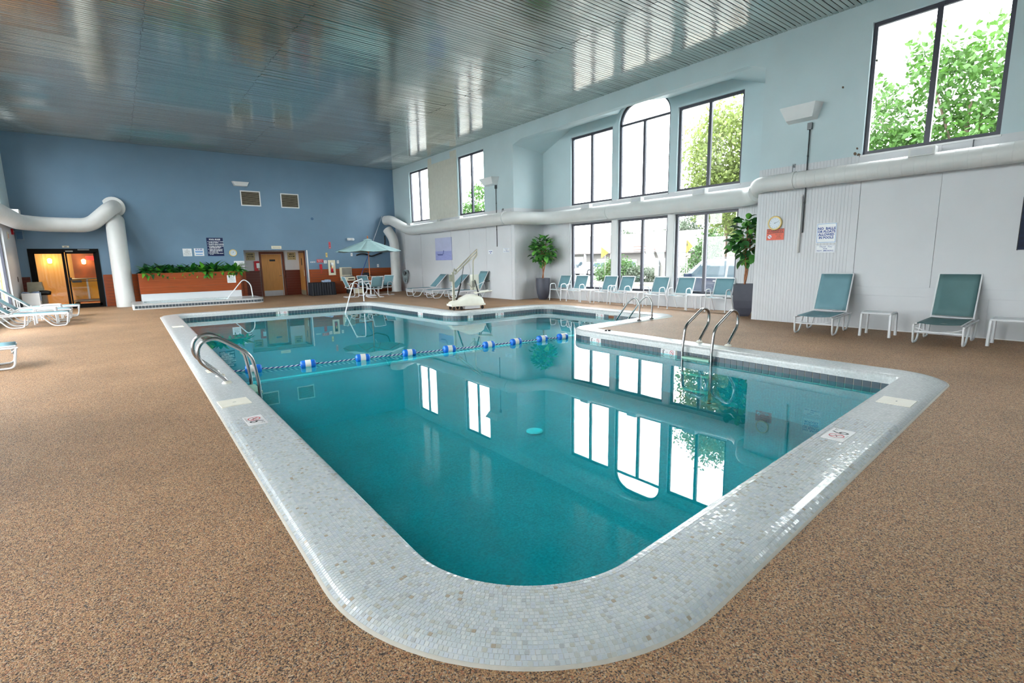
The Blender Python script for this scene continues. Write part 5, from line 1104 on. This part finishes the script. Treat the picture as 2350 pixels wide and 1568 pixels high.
for s in (-1, 1): MB().lathe([(.0, 0), (.026, 0), (.03, .004), (.0, .008)], 12, (0, s*.034, .0)).build('lens', 'ink_black', t, True).rotation_euler = (0, -.9, 0); MB().tube([(.0, s*.066, .03), (.13, s*.06, .008)], .004, 5).build('temple', 'ink_black', t)
MB().tube([(0, -.012, .03), (0, .012, .03)], .003, 5).build('bridge', 'ink_black', t)
# ------------------------------------------------------------------ pool lift
t = thing('pool_lift', 'white wheeled pool lift with hanging seat at the pool corner', 'pool lift', (8.92, 13.95, 0), -.22); t.scale = (.83, .85, 1)
def shell():
    # rounded dome cover, higher towards +x
    def fn(u, v):
        a = -PI/2+PI*v; x = -.70+1.40*u; e = 1-abs(2*u-1)**3.2; hgt = (.16+.16*min(1, max(0, (u-.22)/.3)))*e**.35+.0; y = .31*math.sin(a)*(e**.3*.25+.75)
        z = .17+hgt*math.cos(a)**.45 if math.cos(a) > 1e-4 else .17
        return (x, y, z)
    MB().grid(fn, 20, 12).build('cover_shell', 'lift_shell', t, True)
    MB().box(-.70, -.31, .13, .70, .31, .19).build('cover_skirt', 'lift_shell', t); box('battery_tray', 'white_wall', t, -.15, -.28, .03, .48, .28, .14)
shell()
for x in (-.58, -.28, .6):
    for y in (-.22, .22):
        w_ = MB().lathe([(0, -.022), (.055, -.022), (.06, 0), (.055, .022), (0, .022)], 14).build('caster', 'rubber', t, True, .6); w_.location = (x, y, .06); w_.rotation_euler = (PI/2, 0, 0); MB().tube([(x, y, .06), (x, y, .15)], .014, 6).build('caster_fork', 'grey_metal', t)
MB().box(-.54, -.04, .2, -.46, .04, 1.22).build('mast', 'lift_metal', t); box('mast_face', 'lift_shell', t, -.55, -.025, .3, -.538, .025, 1.2); box('control_box', 'lift_metal', t, -.64, -.06, .92, -.56, .06, 1.14)
A = Vector((-.42, 0, 1.25)); Bp_ = Vector((.50, -.05, 1.92))
for dz in (0, -.10): MB().tube([A+Vector((0, 0, dz)), Bp_+Vector((0, 0, dz))], .026, 8).build('lift_arm', 'lift_metal', t, True)
MB().tube([(-.5, 0, 1.15), (-.43, 0, 1.32), (-.36, 0, 1.24)], .03, 8).build('mast_head', 'lift_metal', t, True)
MB().tube([(-.40, -.02, .30), (-.20, -.03, .85)], .028, 10).build('actuator_body', 'rubber', t, True); MB().tube([(-.20, -.03, .85), (-.06, -.03, 1.42)], .015, 8).build('actuator_rod', 'conduit', t, True)
MB().tube(fillet([Bp_+Vector((0, 0, .02)), (.50, -.05, 1.74), (.33, -.05, 1.58), (.30, -.05, .62)], [.05, .05]), .027, 8).build('hanger_pole', 'lift_metal', t, True)
MB().grid(lambda u, v: (.20+.38*u, .02+.06*math.sin(PI*u), .62+.50*v), 6, 5, (0, .025, 0)).build('seat_back', 'lift_shell', t, True); MB().grid(lambda u, v: (.42+.62*u, -.22+.44*v, .52+.05*u-.03*math.sin(PI*v)), 6, 5, (0, 0, .03)).build('seat_pan', 'lift_shell', t, True)
MB().tube([(.35, -.02, .72), (.62, -.2, .86), (.78, -.2, .89)], .013, 8).build('armrest', 'white_metal', t, True); MB().tube([(.74, -.2, .885), (.95, -.2, .90)], .018, 8).build('armrest_grip', 'rubber', t, True); MB().tube([(.08, -.04, .85), (.26, -.04, .70)], .013, 8).build('seat_brace', 'lift_metal', t, True)
MB().tube(fillet([(.36, -.08, .95), (.42, -.12, .7), (.48, -.16, .45), (.45, -.24, .25)], .1), .02, 6).build('power_hose', 'rubber', t, True); MB().tube(fillet([(.40, -.06, .92), (.48, -.08, .6), (.62, -.1, .40)], .1), .016, 6).build('cable', 'conduit', t, True); box('seat_bracket', 'grey_metal', t, .27, -.1, .72, .36, .0, .92)

# ------------------------------------------------------------------ outside world
tag(MB().box(-60, -60, -.3, 140, -4.2, -.22).box(-60, 31, -.3, 140, 120, -.22).box(-60, -4.2, -.3, -3.6, 31, -.22).box(14.1, -4.2, -.3, 140, 31, -.22).build('ground', 'asphalt'), 'pale asphalt ground outside the windows', 'ground', kind='structure')
def cloud(n, blobs, size, rg, flat=.5):
    return cloud_np(n, blobs, size, rg)
def cloud_np(n, blobs, size, rg):
    w_ = np.array([b[1][0]*b[1][1]*b[1][2] for b in blobs]); w_ = w_/w_.sum(); k = rg.choice(len(blobs), size=n, p=w_)
    # leaves gather in clumps inside each crown
    C = np.array([b[0] for b in blobs])[k]; R = np.array([b[1] for b in blobs])[k]; nc = max(6, n//45); cd = rg.normal(0, 1, (nc, 3)); cd /= np.linalg.norm(cd, axis=1)[:, None]; cd *= rg.uniform(.3, 1, (nc, 1))**.5
    q = C+R*cd[rg.integers(0, nc, n)]+rg.normal(0, 1, (n, 3))*.16*R
    a = rg.normal(0, 1, (n, 3)); a /= np.linalg.norm(a, axis=1)[:, None]; b = np.cross(a, rg.normal(0, 1, (n, 3))); b /= np.linalg.norm(b, axis=1)[:, None]; s = size*rg.uniform(.6, 1.3, (n, 1))
    V = np.stack([q+a*s*x+b*s*y for x, y in ((-1, 0), (-.2, -.5), (.6, -.35), (1, 0), (.6, .35), (-.2, .5))], 1).reshape(-1, 3)
    return V.tolist(), (np.arange(n)[:, None]*6+np.arange(6)[None]).tolist()
def tree(name, label, cat, loc, h, blobs, n, size, m, seed, trunk=True, group=None):
    rg = np.random.default_rng(seed); t = thing(name, label, cat, (loc[0], loc[1], -.22), 0, group); V, Fc = cloud(n, blobs, size, rg); o = MB().add(V, Fc).build('foliage', m, t)
    if trunk:
        MB().tube([(0, 0, 0), (.05, .02, h*.4), (0, 0, h*.8)], [.16, .11, .05], 8).build('trunk', 'trunk', t, True)
        for k in range(6): c, r = blobs[rg.integers(len(blobs))]; z = h*rg.uniform(.3, .6); MB().tube([(0, 0, z), tuple(np.array(c)*.6+np.array([0, 0, z*.4])), c], [.05, .035, .015], 6).build('branch', 'trunk', t, True)
tree('leafy_tree', 'bright green maple outside the large right window', 'tree', (21.5, 4.3), 8, [((-.3, 2.3, 6.3), (1.2, 1.0, 1.2)), ((0, 1.1, 7.6), (.9, .6, 1.3)), ((.3, -.4, 7.0), (1.3, 1.5, 1.6)), ((0, .3, 5.0), (1.4, 2.6, 1.3)), ((.2, -1.8, 6.2), (1.2, 1.2, 1.5))], 9000, .10, 'tree_leaf_b', 11)
tree('leafy_tree', 'yellow green tree outside the near bay windows', 'tree', (23.5, 13.2), 9, [((0, 0, 6.6), (1.8, 2.0, 2.1)), ((0, -1.8, 5.6), (1.5, 1.6, 2.2)), ((.5, 1.2, 4.8), (1.3, 1.3, 1.3)), ((.3, -1.2, 3.6), (1.5, 2.0, 1.0)), ((0, -2.2, 7.0), (1.3, 1.2, 1.3))], 26000, .09, 'tree_leaf', 12)
tree('leafy_tree', 'tree with loose branches outside the far high window', 'tree', (22, 33.0), 7, [((0, -.6, 6.9), (.6, .9, .45)), ((0, -.9, 6.2), (.5, .6, .3)), ((0, 1.0, 5.6), (.9, 2.0, .6)), ((0, -1.5, 5.4), (.8, 1.0, .5))], 2600, .10, 'tree_leaf_b', 13)
for i, (x, y, h, r, lb) in enumerate(((58, 48, 5.4, 2.4, 'hazy tree left of the middle lower window mullion'), (60, 44, 5.0, 2.6, 'hazy tree above the shop roof in the middle lower window'), (57, 38, 5.8, 2.2, 'grey green tree at the right of the middle lower window'), (62, 58, 4.3, 3.2, 'low distant tree line seen in the far lower window'), (60, 36, 8.0, 2.6, 'tall hazy tree behind the crossing sign'))):
    tree('distant_tree', lb, 'tree', (x, y), h, [((0, 0, h*.75), (r, r, h*.3)), ((.3, -r*.6, h*.55), (r*.8, r*.8, h*.22)), ((-.3, r*.7, h*.5), (r*.8, r, h*.22))], 2600, .2, 'far_leaf', 20+i, True, 'distant trees beyond the shops')
tree('hedge', 'rounded green hedge behind the yellow pennant sign', 'hedge', (31, 26.3), 1, [((0, 0, .6), (1.3, 1.8, 1.15))], 5000, .09, 'hedge_leaf', 31, False)
tree('hedge', 'long low grey green hedge beside the rounded one', 'hedge', (31, 24.2), 1, [((0, 0, .35), (1.0, 1.7, .75))], 3000, .09, 'far_leaf', 32, False)
tree('hedge', 'green shrub behind the pedestrian sign', 'hedge', (34, 20.6), 1, [((0, 0, .9), (1.0, 1.6, 1.6)), ((.4, -.5, 2.2), (1.0, 1.5, 1.5))], 4500, .1, 'hedge_leaf', 33, False)
tag(box('kerb', 'curb', None, 26.5, 10, -.22, 27.3, 60, -.08), 'pale stone kerb along the car park edge', 'kerb')
# shop buildings
b = thing('shop_building', 'long low shop with grey shingle roof across the road', 'building', (44, 34, -.22)); box('wall', 'facade', b, 0, -9, 0, 9, 14, 2.4)
MB().prism([(-1.2, 2.3), (-1.2, 2.45), (4.5, 4.6), (10.2, 2.45), (10.2, 2.3)], -9.3, 14.8, 'y').build('roof', 'roof_shingle', b)
for y, w_, h_ in ((9.4, 1.5, 2.0), (5.6, 1.7, 1.7), (1.5, 1.5, 1.6), (-3.2, 1.5, 1.6)): f = box('window', 'white_paint', b, -.06, y-w_/2, .5, .0, y+w_/2, h_); box('pane', 'car_glass', f, -.08, y-w_/2+.1, .6, -.06, y+w_/2-.1, h_-.1)
box('shop_sign', 'brick_red', b, -1.32, -3.4, 2.55, -1.24, .2, 2.62); box('shop_sign', 'brick_red', b, -1.32, -3.4, 2.9, -1.24, .2, 2.97)
for y in (11.4, 7.4, 3.4, -1.0, -5.2): box('porch_post', 'white_paint', b, -1.1, y-.09, 0, -.92, y+.09, 2.35)
b = thing('gable_house', 'red brick gable end house at the right of the shop', 'building', (40, 21.5, -.22)); box('wall', 'brick_red', b, 0, -3, 0, 7, 3, 1.9); MB().prism([(-3, 1.9), (3, 1.9), (0, 3.7)], 0, 7, 'x').build('gable', 'brick_red', b); MB().add([(-.3, 3.3, 1.7), (7.3, 3.3, 1.7), (7.3, 0, 3.75), (-.3, 0, 3.75), (-.3, -3.3, 1.7), (7.3, -3.3, 1.7), (-.3, 3.3, 1.85), (7.3, 3.3, 1.85), (7.3, 0, 3.9), (-.3, 0, 3.9), (-.3, -3.3, 1.85), (7.3, -3.3, 1.85)], [(0, 1, 2, 3), (3, 2, 5, 4), (6, 9, 8, 7), (9, 10, 11, 8), (0, 3, 9, 6), (3, 4, 10, 9), (0, 6, 7, 1), (4, 5, 11, 10)]).build('roof', 'facade', b)
f = box('window', 'white_paint', b, -.05, -.5, .7, 0, .5, 1.6); box('pane', 'car_glass', f, -.07, -.42, .78, -.05, .42, 1.52)
b = thing('far_house', 'white gabled house high on the right behind the trees', 'building', (62, 34.5, -.22)); box('wall', 'facade', b, 0, -1.6, 0, 4, 1.6, 4.2); MB().prism([(-1.9, 4.1), (1.9, 4.1), (0, 5.6)], -.2, 4.2, 'x').build('roof', 'roof_shingle', b); f = box('window', 'white_paint', b, -.05, -.4, 2.6, 0, .4, 3.6); box('pane', 'car_glass', f, -.07, -.32, 2.7, -.05, .32, 3.5)
t = thing('picket_fence', 'low white picket fence by the gable house', 'fence', (36, 19.5, -.22)); box('rail', 'white_paint', t, -.02, -2, .35, .02, 2, .42); box('rail', 'white_paint', t, -.02, -2, .8, .02, 2, .87); pk = MB().add([(-.03, -.05, 0), (.0, -.05, 0), (0, .05, 0), (-.03, .05, 0), (-.03, -.05, 1), (0, -.05, 1), (0, .05, 1), (-.03, .05, 1), (-.015, 0, 1.08)], [(0, 1, 5, 4), (1, 2, 6, 5), (2, 3, 7, 6), (3, 0, 4, 7), (4, 5, 8), (5, 6, 8), (6, 7, 8), (7, 4, 8)]).mesh('picket', 'white_paint')
for i in range(20): link('picket', pk, t, (0, -1.95+i*.205, .1))
# street signs
t = thing('street_sign', 'yellow pennant sign on a thin post outside the far lower window', 'street sign', (30, 26.9, -.22)); MB().tube([(0, -.15, 0), (0, -.15, 2.7)], .03, 8).build('post', 'grey_metal', t); MB().prism([(.22, 1.8), (-.55, 2.22), (.22, 2.66)], -.05, -.035, 'x').build('pennant', 'sign_yellow', t)
for i, (s, y) in enumerate((('NO', 2.37), ('PASSING', 2.23), ('ZONE', 2.09))): o = text(s, .13, 'ink_black', t, -.055, 0, y); o.location = (-.056, 0.0, y); o.rotation_euler = (PI/2, 0, -PI/2)
t = thing('street_sign', 'orange diamond pedestrian sign outside the near lower window', 'street sign', (30, 19.6, -.22)); MB().tube([(.05, 0, 0), (.05, 0, 2.85)], .03, 8).build('post', 'grey_metal', t); MB().prism([(0, 2.05), (.42, 2.47), (0, 2.89), (-.42, 2.47)], 0, .015, 'x').build('diamond', 'sign_yellow', t)
mb = MB(); X = -.004
for q in ([(-.03, 2.5), (.03, 2.5), (.06, 2.68), (-.06, 2.68)], [(-.03, 2.5), (.0, 2.5), (-.1, 2.22), (-.14, 2.22)], [(.0, 2.5), (.03, 2.5), (.13, 2.24), (.09, 2.22)]): mb.add([(X, y, z) for y, z in q], [(0, 1, 2, 3)])
mb.disc((X, 0, 2.75), .045, (0, 1, 0), (0, 0, 1), 10, .001); mb.build('walking_figure', 'ink_black', t); box('sub_plate', 'clock_rim', t, 0, -.27, 1.72, .015, .27, 2.02); MB().add([(X, -.15, 1.92), (X, .05, 1.84), (X, .03, 1.79), (X, -.17, 1.87), (X, .02, 1.9), (X, .14, 1.78), (X, .0, 1.75)], [(0, 1, 2, 3), (4, 5, 6)]).build('arrow', 'ink_black', t)
t = thing('street_sign', 'grey back of a road sign outside the middle lower window', 'street sign', (24, 17.4, -.22)); MB().tube([(0, 0, 0), (0, 0, 1.75)], .035, 8).build('post', 'conduit', t); box('panel', 'facade', t, .04, -1.0, .75, .06, .35, 1.75)
# cars
def car(name, label, loc, rz, L, W, H, paint, suv=True):
    t = thing(name, label, 'car', loc, rz); g = .22
    low = [(-L/2, g), (-L/2+.05, H*.50), (-L/2+.18, H*.58), (L*.22, H*.585), (L/2-.12, H*.53), (L/2, H*.36), (L/2-.02, g)]
    hi = [(-L/2+.15, H*.58), (-L/2+.42, H*.95), (-L/2+.9, H), (L*.02, H*.985), (L*.10, H*.95), (L*.25, H*.585)]
    def body(pts, y0, y1, inset, nm, m):
        n = len(pts); v = [(x, -W/2+y0, z) for x, z in pts]+[(x, W/2-y0, z) for x, z in pts]; return MB().prism(pts, -W/2+y0, W/2-y0, 'y').build(nm, m, t)
    lo = body(low, .0, 0, 0, 'body', paint)
    # tapered greenhouse
    n = len(hi); zt = max(z for x, z in hi); zb = H*.58
    tap = lambda z: W/2-.04-.16*(z-zb)/(zt-zb)
    V = [(x, -tap(z), z) for x, z in hi]+[(x, tap(z), z) for x, z in hi]; MB().add(V, [tuple(range(n)), tuple(range(n, 2*n))[::-1]]+[(i, n+i, n+(i+1) % n, (i+1) % n) for i in range(n)]).build('cabin', 'car_white' if paint == 'car_navy' else paint, t)
    for s in (-1, 1):
        for x0, x1, x2, x3 in ((-L/2+.62, -L*.14, -L*.14, -L/2+.42), (-L*.12, L*.075, L*.19, -L*.12)):
            zz0, zz1 = zb+.04, zt-.1; q = [(x3 if x3 < -L*.3 else x3, zz0), (x2, zz0), (x1, zz1), (x0, zz1)]; MB().add([(x, s*(tap(z)+.006), z) for x, z in q], [(0, 1, 2, 3)]).build('side_window', 'car_glass', t)
        MB().tube([(-L/2+.3, s*(W/2+.003), zb+.005), (L*.24, s*(W/2+.003), zb+.005)], .012, 6).build('chrome_strip', 'white_metal', t)
        MB().box(L*.155, s*(W/2+.12)-.1, zb+.0, L*.20, s*(W/2+.12)+.1, zb+.16).build('mirror', paint, t)
        for x in (-L*.29, L*.31):
            wh = MB().lathe([(0, -.1), (.2, -.1), (.33, -.09), (.34, 0), (.33, .09), (.2, .1), (0, .1)], 20).build('wheel', 'tyre', t, True, .6); wh.location = (x, s*(W/2-.08), .34); wh.rotation_euler = (PI/2, 0, 0); rim = MB().lathe([(0, .1), (.2, .1), (.2, .108), (0, .112)], 16).build('hub', 'white_metal', t, True); rim.location = (x, s*(W/2-.08), .34); rim.rotation_euler = (PI/2 if s < 0 else -PI/2, 0, 0)
        for x in (-.35, .75): MB().box(x, s*(W/2+.004)-.012, zb-.12, x+.2, s*(W/2+.004)+.012, zb-.09).build('door_handle', 'white_metal', t)
    zs0, zs1 = H*.60, H*.93
    MB().add([(L*.245, -W/2+.12, zs0), (L*.245, W/2-.12, zs0), (L*.112, W/2-.22, zs1), (L*.112, -W/2+.22, zs1)], [(0, 1, 2, 3)]).build('windscreen', 'car_glass', t)
    if suv:
        for s in (-1, 1): MB().tube([(-L/2+.7, s*(W/2-.26), H+.03), (-L*.0, s*(W/2-.26), H+.02)], .015, 6).build('roof_rail', 'conduit', t)
    for s in (-1, 1): MB().box(L/2-.1, s*(W/2-.25)-.18, H*.40, L/2-.005, s*(W/2-.25)+.18, H*.47).build('headlamp', 'white_metal', t)
    return t
car('parked_suv', 'dark navy SUV parked outside the near bay window', (18.3, 10.35, -.22), PI/2, 4.7, 1.9, 1.72, 'car_navy')
car('parked_car', 'white car parked far across the road outside the far lower window', (41, 43.5, -.22), PI+.1, 4.3, 1.8, 1.45, 'car_white', False); car('parked_car', 'silver car beside the hedge across the road', (41, 38.5, -.22), PI, 4.3, 1.8, 1.42, 'car_white', False)
t = thing('traffic_cone', 'orange cone on the ground outside the far lower window', 'cone', (24.5, 24.9, -.22)); MB().lathe([(.16, .03), (.03, .7), (0, .7)], 14).build('cone', 'sign_orange', t, True); box('base', 'sign_orange', t, -.2, -.2, 0, .2, .2, .04)
